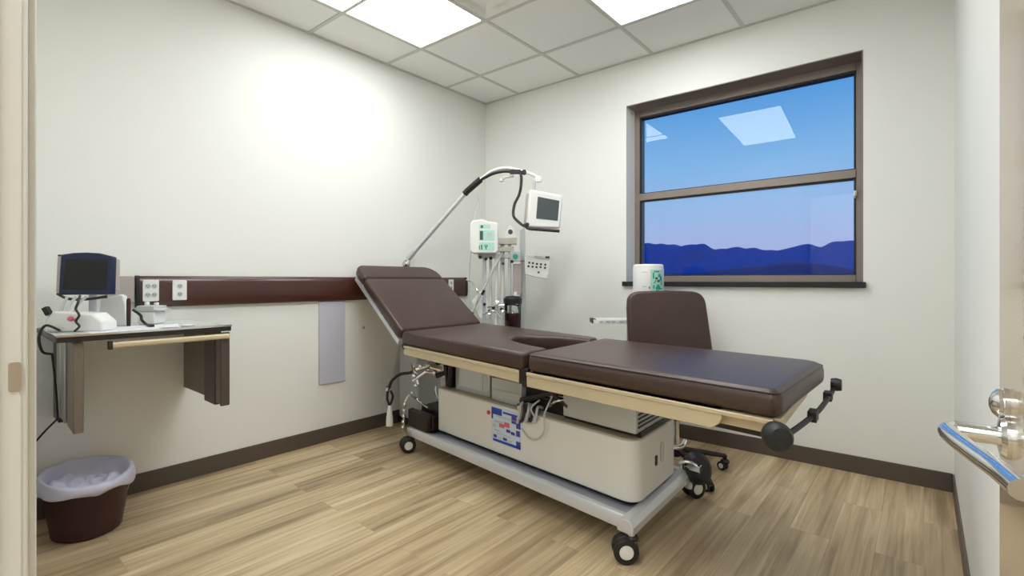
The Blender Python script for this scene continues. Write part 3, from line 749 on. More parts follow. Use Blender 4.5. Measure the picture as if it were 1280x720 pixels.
bm = B(); lathe(bm, [(0, 0), (.097, 0), (.10, .008), (.10, .205), (.098, .212), (.098, .226), (.090, .236), (0, .238)], tuple(cc), (0, 0, 1), 40); obj('tub', bm, 'white', tb)
bm = B()
def cyl_patch(bm, a0, a1, z0, z1, mi, r=.1008):
    n = max(2, int(abs(a1-a0)/8)); prev = None
    for k in range(n+1):
        a = math.radians(a0+(a1-a0)*k/n); d = RGT*math.sin(a)-FWD*math.cos(a)
        p = [bm.verts.new(cc+d*rr+Vector((0, 0, z))) for rr, z in ((r, z0), (r, z1), (r-.0006, z1), (r-.0006, z0))]
        if prev:
            f = bm.faces.new((prev[0], p[0], p[1], prev[1])); f.material_index = mi
            f = bm.faces.new((prev[1], p[1], p[2], prev[2])); f.material_index = mi
            f = bm.faces.new((prev[3], prev[0], p[0], p[3])[::-1]); f.material_index = mi
        prev = p
cyl_patch(bm, -8, 50, .05, .20, 2, .1006)
for a0, a1, z0, z1, mi in ((5, 28, .182, .192, 0), (0, 6, .14, .18, 0), (22, 34, .150, .172, 0), (10, 20, .135, .150, 1), (18, 30, .118, .133, 1), (30, 36, .13, .15, 1), (8, 14, .12, .13, 0), (12, 32, .07, .09, 0), (16, 28, .09, .102, 0), (2, 7, .075, .10, 0), (14, 26, .055, .066, 1), (-14, -10, .075, .09, 1), (32, 42, .07, .08, 0), (34, 40, .10, .16, 0), (-38, -22, .085, .092, 3), (-40, -20, .18, .186, 3), (4, 9, .11, .12, 0)):
    cyl_patch(bm, a0, a1, z0, z1, mi, .1012)
obj('printed_label', bm, ['green', 'dgreen', 'palegreen', 'lgrey'], tb)

# ------------------------------------------------------------------ left wall: headwall rail, outlets, panel
rr_ = thing('wall_rail', 'long dark brown headwall rail running along the left wall', 'rail', (XL, 1.7, 1.04))
prof = [(0, 0), (.022, 0), (.030, .012), (.033, .05), (.033, .12), (.027, .155), (.018, .163), (0, .163)]
bm = B(); prism(bm, prof, .645, 2.99, mx=basis((XL+.0005, 0, .958), (1, 0, 0), (0, 0, 1), (0, 1, 0))); obj('rail_body', bm, 'railbrown', rr_, smooth=60)
bm = B(); prism(bm, [(p[0]*1.08+(.0 if p[0] == 0 else .001), p[1]*1.02-.0015) for p in prof], .64, .655, mx=basis((XL+.0005, 0, .958), (1, 0, 0), (0, 0, 1), (0, 1, 0)))
prism(bm, [(p[0]*1.08+(.0 if p[0] == 0 else .001), p[1]*1.02-.0015) for p in prof], 2.98, 3.0, mx=basis((XL+.0005, 0, .958), (1, 0, 0), (0, 0, 1), (0, 1, 0)))
obj('end_cap', bm, 'black', rr_)
def outlet(y, z, w, h, label, x=XL+.034, holes=1, m='white', cat='outlet', dots='dark', group=None):
    r = thing('wall_outlet', label, cat, (x, y, z), group)
    X = basis((x, y, z), (0, 1, 0), (0, 0, 1), (1, 0, 0))
    bm = B(); prism(bm, rrect(-w/2, w/2, -h/2, h/2, .006), 0, .006); obj('cover_plate', bm, m, r, xf=X, bev=.0015)
    for q in range(holes):
        ox = 0 if holes < 3 else (-w*.2 if q % 2 == 0 else w*.2)
        oz = (0 if holes == 1 else (h*.2 if (q if holes < 3 else q//2) == 0 else -h*.2))
        bm = B(); lathe(bm, [(0, .0055), (.013, .0055), (.013, .0085), (0, .0085)], (ox, oz, 0), (0, 0, 1), 18); so = obj('socket', bm, 'lgrey', r, xf=X)
        bm = B(); box(bm, ox-.006, ox-.003, oz-.002, oz+.006, .0084, .0088); box(bm, ox+.003, ox+.006, oz-.002, oz+.006, .0084, .0088); lathe(bm, [(0, .0084), (.0022, .0084), (.0022, .0088), (0, .0088)], (ox, oz-.006, 0), (0, 0, 1), 10)
        obj('slots', bm, dots, so, xf=X)
    return r
outlet(.70, 1.045, .07, .112, 'white four socket outlet at the left end of the brown rail', group='outlets on the brown rail', holes=4)
outlet(.828, 1.045, .066, .108, 'white duplex outlet on the brown rail, second from its left end', group='outlets on the brown rail', holes=2)
outlet(2.62, 1.055, .055, .10, 'white outlet on the brown rail just beyond the raised headrest', group='outlets on the brown rail', holes=2)
outlet(2.80, 1.055, .055, .10, 'white outlet nearest the room corner on the brown rail', group='outlets on the brown rail', holes=2)
outlet(1.975, .755, .09, .10, 'white wall outlet low on the left wall beside the table head', x=XL, holes=1)
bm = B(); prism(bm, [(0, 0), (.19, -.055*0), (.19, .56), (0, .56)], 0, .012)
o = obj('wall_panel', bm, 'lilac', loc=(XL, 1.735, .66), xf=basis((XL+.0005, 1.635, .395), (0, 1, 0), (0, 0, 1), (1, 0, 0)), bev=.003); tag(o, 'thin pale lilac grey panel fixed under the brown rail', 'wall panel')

# ------------------------------------------------------------------ fold-down desk on the left wall
DZ = .884; DFX = -2.50
dk = thing('wall_desk', 'grey topped fold-down wall desk with dark bronze side brackets', 'desk', (XL, .58, .5))
bm = B(); box(bm, XL+.012, DFX-.012, .282, .878, DZ-.02, DZ); obj('desk_top', bm, 'deskgrey', dk, bev=.003)
bm = B(); box(bm, DFX-.014, DFX, .278, .885, DZ-.024, DZ-.003); box(bm, XL+.012, DFX-.012, .876, .885, DZ-.026, DZ-.003); box(bm, XL+.012, DFX-.012, .276, .282, DZ-.026, DZ-.003); obj('edge_band', bm, 'dark', dk, bev=.003)
bm = B(); box(bm, DFX-.008, DFX+.004, .278, .885, DZ-.003, DZ+.005); obj('chrome_lip', bm, 'chrome', dk)
bm = B(); prism(bm, rrect(-.014, .014, -.012, .012, .008, 4), .44, .872, mx=basis((DFX+.0, 0, DZ-.048), (1, 0, 0), (0, 0, 1), (0, 1, 0))); obj('cream_rail', bm, 'sand', dk)
bm = B(); box(bm, DFX-.016, DFX+.016, .43, .442, DZ-.064, DZ-.032); obj('rail_cap', bm, 'dark', dk)
bm = B(); prism(bm, [(XL+.001, .512), (-2.74, .516), (-2.74, DZ-.028), (XL+.001, DZ-.028)], 0, .016, mx=basis((0, .872, 0), (1, 0, 0), (0, 0, 1), (0, -1, 0))); brk = obj('bracket', bm, 'bracket', dk, bev=.003)
bm = B(); box(bm, -2.745, -2.60, .846, .876, .498, DZ-.03); box(bm, -2.52, -2.505, .842, .88, .508, DZ-.03); obj('bracket_channel', bm, 'channel', brk, bev=.003)
bm = B(); box(bm, -2.60, -2.52, .85, .872, .51, DZ-.07); obj('bracket_strip', bm, 'bracket', brk, bev=.003)
yb = .345
bm = B(); box(bm, XL+.001, -2.95, yb-.012, yb+.014, .46, DZ-.03); brk2 = obj('bracket', bm, 'dark', dk, bev=.003)
for a, b, m_ in ((-2.95, -2.86, 'brushed'), (-2.86, -2.83, 'dark'), (-2.83, -2.74, 'brushed'), (-2.74, -2.66, 'dark'), (-2.66, -2.52, 'bracket')):
    bm = B(); k = 0 if m_ == 'dark' else .012
    prism(bm, [(a, .505), (b, .498), (b, DZ-.03), (a, DZ-.03)], 0, .02+k, mx=basis((0, yb+.008+k/2, 0), (1, 0, 0), (0, 0, 1), (0, -1, 0))); obj('bracket_strip', bm, m_, brk2, bev=.004)
# cable hanging at left
bm = B(); tube(bm, [(-2.70, .31, .892), (-2.72, .27, .915), (-2.72, .25, .87), (-2.72, .26, .81), (-2.78, .295, .79)], .005, 8, sm=True)
tube(bm, [(-2.86, .322, .50), (-2.9, .29, .45), (-2.94, .262, .40), (-2.95, .245, .37), (-2.95, .248, .31)], .004, 8, sm=True)
tube(bm, [(-2.78, .295, .79), (-2.84, .312, .65), (-2.86, .322, .50)], .004, 8, sm=True)
box(bm, -2.957, -2.943, .238, .253, .355, .375)
o = obj('hanging_cable', bm, 'black', loc=(-2.72, .25, .88)); tag(o, 'thin black cable looping from the left end of the wall desk down past its bracket', 'cable')

# monitor on the desk, facing the camera
def face(o, yawdeg=0, pitch=0):
    """local x right, y up, z toward the camera side"""
    a = math.radians(yawdeg); r = (RGT*math.cos(a)-FWD*math.sin(a)); f = (RGT*-math.sin(a)-FWD*math.cos(a))
    up = Vector((0, 0, 1)); p = math.radians(pitch); u2 = up*math.cos(p)-f*math.sin(p); f2 = f*math.cos(p)+up*math.sin(p)
    return basis(o, tuple(r), tuple(u2), tuple(f2))
mo_c = (-2.82, .40, DZ)
mo = thing('desk_monitor', 'small dark monitor with navy bezel on the wall desk', 'monitor', mo_c)
FX_ = face((mo_c[0], mo_c[1], 1.035), -3, 4) @ Matrix.Scale(.9, 4, (1, 0, 0))
outm = [(-.118, 0), (.128, .002), (.124, .17), (.06, .185), (0, .188), (-.06, .186), (-.118, .178)]
bm = B(); prism(bm, outm, -.03, 0, mi=0); mcase = obj('case', bm, 'navy', mo, xf=FX_, bev=.004)
bm = B(); prism(bm, [(-.098, .022), (.104, .024), (.102, .152), (-.09, .158)], 0, .0015); obj('screen', bm, 'darkscr', mo, xf=FX_)
bm = B(); prism(bm, [(-.112, .004), (-.135, .01), (-.138, .168), (-.112, .175)], -.045, -.004); prism(bm, [(-.11, .02), (.11, .02), (.105, .165), (-.11, .165)], -.075, -.03); obj('back_housing', bm, 'greycup', mo, xf=FX_, bev=.004)
bm = B(); box(bm, -.15, -.118, .172, .18, -.04, -.02); obj('top_latch', bm, 'dark', mo, xf=FX_)
bm = B(); tube(bm, [(-.13, .004, -.01), (-.06, -.018, .01), (.03, -.02, .015), (.11, -.008, .0)], .006, 8, sm=True); obj('lower_handle', bm, 'dark', mo, xf=FX_)
bm = B(); tube(bm, [(0.0, .02, -.05), (0, -.12, -.05)], .014, 12); box(bm, -.06, .06, -.168, -.155, -.09, -.005); obj('stand', bm, 'lgrey', mo, xf=face((mo_c[0], mo_c[1], 1.05), -3), bev=.002)
# white printer-like device under it
dv_c = (-2.72, .37, DZ+.001)
dv = thing('medical_device', 'low white medical device with leads below the dark desk monitor', 'medical device', dv_c)
DVX = face(dv_c, -6)
bm = B(); prism(bm, [(-.10, 0), (.12, 0), (.12, .04), (.08, .075), (-.075, .085), (-.10, .05)], -.05, .04); obj('case', bm, 'white', dv, xf=DVX, bev=.008)
bm = B()
for xx, tt in ((-.07, .0), (-.045, .01), (-.015, .02)): tube(bm, [(xx, .078, .0), (xx+.004, .11, -.01), (xx+.012+tt, .145, -.02)], .0055, 8, sm=True)
obj('lead', bm, 'lgrey', dv, xf=DVX)
bm = B(); tube(bm, [(.02, .15, .02), (.03, .12, .045), (.026, .095, .05), (.042, .07, .055), (.034, .045, .06), (.05, .025, .065), (.035, .005, .07)], .0045, 8, sm=True); obj('coiled_cord', bm, 'dark', dv, xf=DVX)
bm = B(); lathe(bm, [(0, 0), (.011, 0), (.009, .008), (0, .009)], (-.0, .055, .04), (0, 0, 1), 14); lathe(bm, [(0, 0), (.006, 0), (.006, .004), (0, .004)], (.018, .05, .04), (0, 0, 1), 12); obj('pink_knob', bm, 'pink', dv, xf=DVX)
bm = B(); box(bm, -.008, .012, -.005, .03, 0, .02, mx=Matrix.Translation((-.085, .075, .03)) @ Matrix.Rotation(.5, 4, 'Z')); obj('connector', bm, 'dark', dv, xf=DVX, bev=.002)
# sheets of paper
ps = [(-2.62, .50, 6, 'white sheet of paper lying on the wall desk below the monitor'), (-2.70, .60, -14, 'white sheet of paper overlapping another towards the middle of the wall desk')]
for k, (x_, y_, a_2, lb) in enumerate(ps):
    bm = B(); box(bm, -.09, .09, -.12, .12, 0, .0012); o = obj('paper_sheet', bm, 'sheet', loc=(x_, y_, DZ+.0005+.0015*k), xf=fx(x_, y_, DZ+.0005+.0015*k, math.radians(a_2))); tag(o, lb, 'paper', 'loose papers on the wall desk')
# small dark clips/cables at the middle of the desk
bm = B(); tube(bm, [(-2.84, .58, DZ+.075), (-2.80, .60, DZ+.05), (-2.78, .60, DZ+.03), (-2.74, .61, DZ+.01), (-2.66, .61, DZ+.008)], .006, 8, sm=True); box(bm, -2.68, -2.655, .60, .62, DZ+.004, DZ+.014)
o = obj('power_cord', bm, 'black', loc=(-2.8, .6, DZ)); tag(o, 'short black cord lying on the wall desk beside the white dispenser', 'cord')
# glove box / taupe backing between monitor and rail
bm = B(); prism(bm, rrect(-.055, .055, 0, .135, .01), 0, .04); o = obj('storage_box', bm, 'greycup', loc=(-3.06, .56, .985), xf=basis((XL+.001, .575, .985), (0, 1, 0), (0, 0, 1), (1, 0, 0)), bev=.003); tag(o, 'taupe plastic box on the left wall just left of the brown rail', 'wall box')
# white bottle / clear board and red marker
bm = B(); prism(bm, [(-.062, 0), (.055, 0), (.052, .10), (.045, .14), (.03, .148), (-.05, .12)], 0, .03); o = obj('document_holder', bm, 'white', loc=(-2.86, .50, DZ), xf=face((-2.90, .53, DZ+.001), -8), bev=.004); tag(o, 'white upright document holder on the wall desk right of the monitor', 'document holder')
pn = thing('marker_pen', 'dark red marker pen standing on the wall desk left of the outlets', 'marker pen', (-2.80, .555, DZ))
bm = B(); lathe(bm, [(0, 0), (.008, 0), (.0085, .05), (0, .05)], (-2.80, .555, DZ+.001), (0, 0, 1), 12); obj('cap', bm, 'dark', pn)
bm = B(); lathe(bm, [(0, 0), (.0085, 0), (.0085, .07), (.006, .08), (0, .082)], (-2.80, .555, DZ+.051), (0, 0, 1), 12); obj('barrel', bm, 'maroon', pn)
# white dispenser below the outlets
dp_c = (-2.90, .66, DZ+.001)
ds = thing('white_dispenser', 'squat white dispenser with a flared lid on the wall desk in front of the outlets', 'dispenser', dp_c)
PX = face(dp_c, 0)
bm = B(); prism(bm, rrect(-.04, .04, 0, .062, .008), -.05, .03); obj('body', bm, 'white', ds, xf=PX, bev=.004)
bm = B(); prism(bm, [(-.043, .062), (.043, .062), (.07, .068), (.045, .073), (.043, .088), (-.04, .09), (-.048, .075)], -.055, .035); obj('lid', bm, 'lgrey', ds, xf=PX, bev=.003)
bm = B(); box(bm, -.03, -.016, .09, .108, -.02, .0); box(bm, .016, .03, .09, .104, -.02, .0); obj('plug', bm, 'white', ds, xf=PX, bev=.003)
bm = B(); lathe(bm, [(0, 0), (.024, 0), (.03, .004), (.03, .006), (0, .006)], (-2.62, .74, DZ+.001), (0, 0, 1), 20); o = obj('small_dish', bm, 'white', loc=(-2.62, .74, DZ)); tag(o, 'shallow white dish at the right end of the wall desk', 'dish')

# ------------------------------------------------------------------ waste bin
bc = Vector((-2.815, .412, 0))
bn = thing('waste_bin', 'dark maroon waste bin with a pale lilac liner folded over its rim', 'waste bin', tuple(bc))
bm = B(); n_ = 40
def ell(r, z, k, wob=0): 
    a = 2*PI*k/n_; return Vector((bc.x+1.0*r*math.cos(a), bc.y+(.9-.22*min(1, z/.25))*r*math.sin(a), z+wob))
def ringsurf(bm, levels, wob=None, close0=True, close1=False, mi=0):
    rings = []
    for i, (r, z) in enumerate(levels):
        rings.append([bm.verts.new(ell(r*(1+(wob(i, k)[0] if wob else 0)), z, k, (wob(i, k)[1] if wob else 0))) for k in range(n_)])
    for i in range(len(rings)-1):
        for k in range(n_): bm.faces.new((rings[i][k], rings[i][(k+1) % n_], rings[i+1][(k+1) % n_], rings[i+1][k]))
    if close0: bm.faces.new(rings[0][::-1])
    if close1: bm.faces.new(rings[-1])
ringsurf(bm, [(.128, .002), (.134, .006), (.175, .13), (.212, .238), (.218, .242), (.218, .248), (.208, .248), (.172, .13), (.128, .012)], close1=True); obj('bin_body', bm, 'maroon', bn)
bm = B(); rb = random.Random(3); W = [[rb.uniform(-1, 1) for _ in range(n_)] for _ in range(16)]
def wb(i, k):
    s = (W[i][k]+W[i][(k+1) % n_]+W[i][k-1])/3
    if i <= 1: return (.012*s, .012*math.sin(k*.7)+.01*s)
    if i >= 7: return (.10*s, .055*s)
    if i >= 5: return (.012*s, .006*s)
    return (.03*s, .008*s)
ringsurf(bm, [(.226, .212), (.236, .214), (.240, .238), (.236, .256), (.228, .262), (.212, .262), (.198, .244), (.186, .222), (.172, .206), (.15, .212), (.125, .205), (.10, .215), (.07, .20), (.035, .205)], wob=wb, close0=False, close1=True)
bl = obj('bin_liner', bm, 'bag', bn, smooth=70)
so_ = bl.modifiers.new('sub', 'SUBSURF'); so_.levels = 1; so_.render_levels = 2
bm = B(); prism(bm, rrect(-.012, .012, -.02, .02, .004), 0, .002); a_q = 1.15
pq = ell(.1695, .2, 0); dv_ = Vector((math.cos(a_q), .82*math.sin(a_q), 0)); pq = Vector((bc.x+.192*math.cos(a_q), bc.y+.745*.192*math.sin(a_q), .175)); dn_ = Vector((math.cos(a_q)/1, math.sin(a_q)/.75, 0)).normalized(); sd = Vector((-dn_.y, dn_.x, 0))
obj('bin_sticker', bm, 'lgrey', bn, xf=basis(tuple(pq+dn_*.001), tuple(sd), (0.33*dn_.x, .3*dn_.y, .94), tuple(dn_)))

# ------------------------------------------------------------------ camera / projection helper for far equipment
def at(u, v, D):
    """point at a given depth in front of the viewpoint, real metres"""
    return RGT*((u-640)/605*D)+FWD*D+Vector((0, 0, CAMH-(v-350)/605*D))

# wall mounted monitor arm
AD = 3.55
A0 = at(508, 327, 3.80); A0.x = XL+.03
arm = thing('monitor_arm', 'long curved chrome arm reaching from the left wall over the headrest to the monitor', 'monitor arm', (XL, A0.y, A0.z))
bm = B(); lathe(bm, [(0, 0), (.035, 0), (.035, .008), (.016, .012), (.016, .03), (0, .03)], (XL+.0005, A0.y, A0.z-.02), (1, 0, 0), 20); tube(bm, [A0+Vector((0, 0, -.02)), A0+Vector((.0, 0, .03))], .015, 12); obj('wall_mount', bm, 'chrome', arm)
P1 = at(584, 239, 3.6); P0 = A0+Vector((0, 0, .02))
bm = B(); tube(bm, [P0, P0+(P1-P0)*.12], .019, 14, mi=1); tube(bm, [P0+(P1-P0)*.1, P1], .0165, 14); obj('lower_tube', bm, ['alu', 'lgrey'], arm)
P2 = at(601, 224, 3.57)
bm = B(); tube(bm, [P0+(P1-P0)*.96, P1, P2], .024, 14); obj('grip_sleeve', bm, 'dark', arm)
bm = B(); tube(bm, [P2, at(615, 214, 3.54), at(632, 210, 3.5), at(650, 213, 3.46), at(665, 218, 3.43), at(672, 222, 3.42)], .012, 12, sm=True)
obj('curved_tube', bm, 'white', arm)
bm = B(); tube(bm, [P2-Vector((0, 0, .005)), at(608, 221, 3.54), at(618, 216.5, 3.51), at(632, 214, 3.48), at(646, 216, 3.46)], .011, 10, sm=True); obj('arm_cable', bm, 'dark', arm)
bm = B(); lathe(bm, [(0, -.02), (.02, -.018), (.027, 0), (.024, .02), (0, .026)], tuple(at(673, 224, 3.42)), (0, 0, -1), 18); obj('end_knuckle', bm, 'white', arm)
bm = B(); box(bm, -.05, .03, -.012, .012, -.02, .01, mx=basis(tuple(at(646, 214, 3.44)), tuple(RGT), tuple(-FWD), (0, 0, 1)))
lathe(bm, [(0, 0), (.018, 0), (.018, .03), (0, .03)], tuple(at(655, 216, 3.46)), tuple(-FWD), 14); obj('clamp', bm, 'dark', arm, bev=.003)
bm = B(); tube(bm, [at(626, 225, 3.52), at(630, 222, 3.5), at(642, 220, 3.48)], .01, 8, sm=True); lathe(bm, [(0, -.015), (.018, -.01), (.02, .0), (.014, .015), (0, .018)], tuple(at(627, 225, 3.52)), (0, 0, 1), 14); obj('lamp_nub', bm, 'white', arm)
bm = B(); tube(bm, [at(668, 226, 3.43), at(667, 236, 3.43), at(662, 245, 3.43), at(660, 262, 3.42), at(659, 276, 3.41), at(664, 281, 3.4)], .011, 10, sm=True); obj('drop_tube', bm, 'lgrey', arm)
bm = B(); tube(bm, [at(640, 213, 3.46), at(650, 216, 3.44), at(651.5, 228, 3.43), at(649, 243, 3.43), at(643, 256, 3.43), at(642, 270, 3.42), at(650, 279, 3.41), at(656, 283, 3.4)], .010, 10, sm=True); obj('cable', bm, 'dark', arm)
# hanging monitor
mc = at(681, 285, 3.38)
hm = thing('arm_monitor', 'white framed square monitor with grey screen hanging from the curved arm', 'monitor', tuple(mc))
MX = face(tuple(mc), -8, 0)
ou = [(-.135, .005), (.10, -.01), (.128, .23), (-.115, .275)]
bm = B(); prism(bm, [(-.128, .004), (.110, -.002), (.132, .232), (-.105, .27)], -.05, 0); obj('case', bm, 'white', hm, xf=MX, bev=.012)
bm = B(); prism(bm, [(-.135, .03), (-.118, .03), (-.10, .245), (-.118, .25)], -.09, -.03); prism(bm, [(-.11, .03), (.09, .03), (.1, .2), (-.09, .22)], -.085, -.045); obj('back_housing', bm, 'greycup', hm, xf=MX, bev=.006)
bm = B(); prism(bm, [(-.062, .065), (.092, .052), (.104, .192), (-.05, .218)], .0002, .002); obj('screen', bm, 'greyscr', hm, xf=MX)
bm = B(); tube(bm, [(-.14, .025, -.01), (-.12, -.005, .01), (-.05, -.012, .015), (.10, -.022, .015)], .011, 10, sm=True); obj('lower_handle', bm, 'dark', hm, xf=MX)
bm = B(); lathe(bm, [(0, -.012), (.014, -.01), (.014, .01), (0, .012)], (-.128, .02, .01), (0, 0, 1), 12); obj('pivot', bm, 'dark', hm, xf=MX)

# ------------------------------------------------------------------ equipment stand in the corner
EB = at(628, 400, 3.72); EB.z = 0
EQ = face(tuple(EB), 0)
eq = thing('equipment_stand', 'tall white and chrome medical equipment stand in the corner behind the table', 'equipment stand', tuple(EB))
def U(u, v, dz=0): # local coordinates from layout numbers: metres at the stand's own depth
    D = 3.72; return ((u-628)/605*D, CAMH-(v-350)/605*D, dz)
for k in range(5):
    a = 2*PI*k/5+.3; b_m = B(); d = Vector((math.cos(a), math.sin(a), 0)); tube(b_m, [EB+Vector((0, 0, .1))+d*.02, EB+Vector((0, 0, .075))+d*.20], .014, 8); obj('leg', b_m, 'lgrey', eq)
    p_ = EB+d*.2; caster(p_.x, p_.y, .025, a+1, parent=eq, P=lambda x, y, z: Vector((x, y, z)), w=.012, gap=.006, z_top=.055, m='black')
bm = B(); tube(bm, [(.0, .09, 0), (.0, 1.37, 0)], .017, 14); obj('main_pole', bm, 'white', eq, xf=EQ)
for (u0, u1, dz, r_, m_) in ((605, 606, .03, .013, 'lgrey'), (612.5, 613, -.02, .012, 'white'), (620, 621, .04, .014, 'white'), (638, 637, .03, .012, 'lgrey')):
    bm = B(); p_0 = U(u0, 432, dz); p_1 = U(u1, 318 if u0 != 638 else 305, dz); tube(bm, [p_0, p_1], r_, 12); obj('tube_column', bm, m_, eq, xf=EQ)
bm = B(); box(bm, *[U(600, 0)[0], U(652, 0)[0]], U(0, 416)[1], U(0, 409.7)[1], -.06, .17); box(bm, U(598, 0)[0], U(645, 0)[0], U(0, 323)[1], U(0, 318)[1], -.05, .05); obj('cross_shelf', bm, 'lgrey', eq, xf=EQ, bev=.003)
bm = B(); prism(bm, [U(651, 425)[:2], U(658, 425)[:2], U(656.5, 282)[:2], U(650, 288)[:2]], -.08, -.02); obj('back_panel', bm, 'lgrey', eq, xf=EQ, bev=.004)
bm = B(); prism(bm, [U(600, 398)[:2], U(590, 376)[:2], U(603, 362)[:2], U(612, 380)[:2], U(612, 398)[:2]], -.01, .03); obj('side_bracket', bm, 'white', eq, xf=EQ, bev=.004)
bm = B()
for (u_, v_, s_) in ((601, 322, .012), (608, 324, .011), (614, 323, .012), (606, 380, .012), (617, 384, .013), (629, 330, .01), (640, 327, .013), (612, 388, .01), (627, 386, .012)):
    x_, y_, _ = U(u_, v_); lathe(bm, [(0, -.012), (s_, -.012), (s_*1.1, 0), (s_*.7, .012), (0, .014)], (x_, y_, .055), (0, 0, 1), 12)
obj('clamp_knob', bm, 'dark', eq, xf=EQ)
bm = B()
for (u_, v_, s_) in ((622, 378, .016), (634, 374, .014), (629, 389, .013), (641, 391, .014), (612, 392, .012), (648, 383, .011)):
    x_, y_, _ = U(u_, v_); lathe(bm, [(0, -.014), (s_, -.01), (s_, .008), (0, .014)], (x_, y_, .085), (0, .3, 1), 12)
tube(bm, [U(610, 383, .08), U(625, 381, .09), U(640, 380, .09), U(652, 382, .08)], .006, 8, sm=True)
tube(bm, [U(604, 392, .08), U(618, 388, .09), U(628, 398, .09)], .006, 8, sm=True)
obj('valve_fitting', bm, 'chrome', eq, xf=EQ)
bm = B(); box(bm, U(620, 0)[0], U(646, 0)[0], U(0, 306)[1], U(0, 298)[1], -.05, .06); box(bm, U(622, 0)[0], U(642, 0)[0], U(0, 315)[1], U(0, 309)[1], -.04, .05); shf = obj('top_shelf', bm, 'brushed', eq, xf=EQ, bev=.003)
bm = B(); prism(bm, [U(631, 298)[:2], U(645, 298)[:2], U(643, 286)[:2], U(637, 282)[:2], U(632, 290)[:2]], -.03, .04); obj('gauge_housing', bm, 'white', eq, xf=EQ, bev=.006)
bm = B(); x_, y_, _ = U(638, 290.5); lathe(bm, [(0, 0), (.018, 0), (.018, .005), (0, .006)], (x_, y_, .04), (0, 0, 1), 16); obj('gauge_face', bm, 'greyscr', eq, xf=EQ)
bm = B(); box(bm, U(638, 0)[0], U(651, 0)[0], U(0, 327)[1], U(0, 315)[1], -.0, .06); obj('side_box', bm, 'lgrey', eq, xf=EQ, bev=.004)
bm = B(); x_, y_, _ = U(644, 321); lathe(bm, [(0, 0), (.02, 0), (.02, .006), (.008, .008), (0, .008)], (x_, y_, .06), (0, 0, 1), 16); obj('dial', bm, 'green', eq, xf=EQ)
bm = B(); box(bm, U(641, 0)[0], U(652, 0)[0], U(0, 368)[1], U(0, 330)[1], -.02, .03); obj('grey_module', bm, 'greycup', eq, xf=EQ, bev=.005)
# infusion pump
pc = U(606, 319)
pm = thing('infusion_pump', 'white box pump with pale green display clamped high on the equipment stand', 'infusion pump', tuple(EQ @ Vector((pc[0], pc[1], .09))))
PMX = EQ @ Matrix.Translation((pc[0], pc[1], .075))
S_ = 3.62/605
bm = B(); prism(bm, [(-17.5*S_, 5*S_), (-14*S_, 1*S_), (15*S_, 1*S_), (18*S_, 4*S_), (18*S_, 38*S_), (15*S_, 40*S_), (5*S_, 41*S_), (-2*S_, 44*S_), (-14*S_, 42*S_), (-17*S_, 39*S_)], -.05, .05); obj('case', bm, 'white', pm, xf=PMX, bev=.01)
bm = B(); prism(bm, rrect(-6*S_, 13*S_, 17*S_, 30*S_, .006), .05, .0515); prism(bm, rrect(-6*S_, 13*S_, 5*S_, 15*S_, .006), .05, .0513); prism(bm, rrect(-6*S_, 8*S_, 32*S_, 37*S_, .006), .05, .0513, mi=0); obj('display', bm, 'palegreen', pm, xf=PMX)
bm = B()
for q in ((-5, -1, 18, 29), (4, 10, 20, 27)): box(bm, q[0]*S_, q[1]*S_, q[2]*S_, q[3]*S_, .0514, .0522, mi=(0 if q[0] < 0 else 1))
for q in ((-6, -5, 6, 11), (-3.5, -2, 6, 12), (1, 2.2, 9, 12), (3.4, 4.6, 9, 12), (2.2, 3.4, 6, 9.5), (-4, -1, 32.5, 36)): box(bm, q[0]*S_, q[1]*S_, q[2]*S_, q[3]*S_, .0513, .0522, mi=2)
obj('print', bm, ['greyscr', 'lgrey', 'dgreen'], pm, xf=PMX)
# keypad box on the right of the stand
kc = U(672, 348)
kp = thing('keypad_module', 'white module with two rows of dark buttons at the right of the equipment stand', 'medical device', tuple(EQ @ Vector((kc[0], kc[1], .06))))
KX = EQ @ Matrix.Translation((kc[0], kc[1], .055)); S2 = 3.66/605
bm = B(); prism(bm, [(-16*S2, 5*S2), (-4*S2, 1*S2), (11*S2, -1*S2), (13*S2, 6*S2), (15.5*S2, 26*S2), (-5*S2, 29.5*S2), (-17*S2, 29.5*S2)], -.04, .02); obj('case', bm, 'white', kp, xf=KX, bev=.006)
bm = B(); prism(bm, [(-5*S2, 26*S2), (14*S2, 23.5*S2), (14.5*S2, 26.5*S2), (-4*S2, 28.5*S2)], .02, .026); obj('top_slot', bm, 'lgrey', kp, xf=KX)
bm = B()
for i, (bx_, by_) in enumerate(((-11, 19.5), (-6.5, 19), (-1.5, 18), (3.5, 17.5), (9, 17), (-12, 15), (-7, 14.5), (-2, 14), (3, 14), (8.5, 13), (0.5, 7.5))):
    lathe(bm, [(0, 0), (.0085, 0), (.0085, .003), (0, .003)], (bx_*S2, by_*S2, .02), (0, 0, 1), 10)
box(bm, 9*S2, 14*S2, 25*S2, 27.5*S2, .02, .03)
obj('button', bm, 'greyscr', kp, xf=KX)
bm = B(); tube(bm, [(-16*S2, 22*S2, -.01), (-22*S2, 22*S2, -.03)], .008, 8); obj('mount_arm', bm, 'chrome', kp, xf=KX)
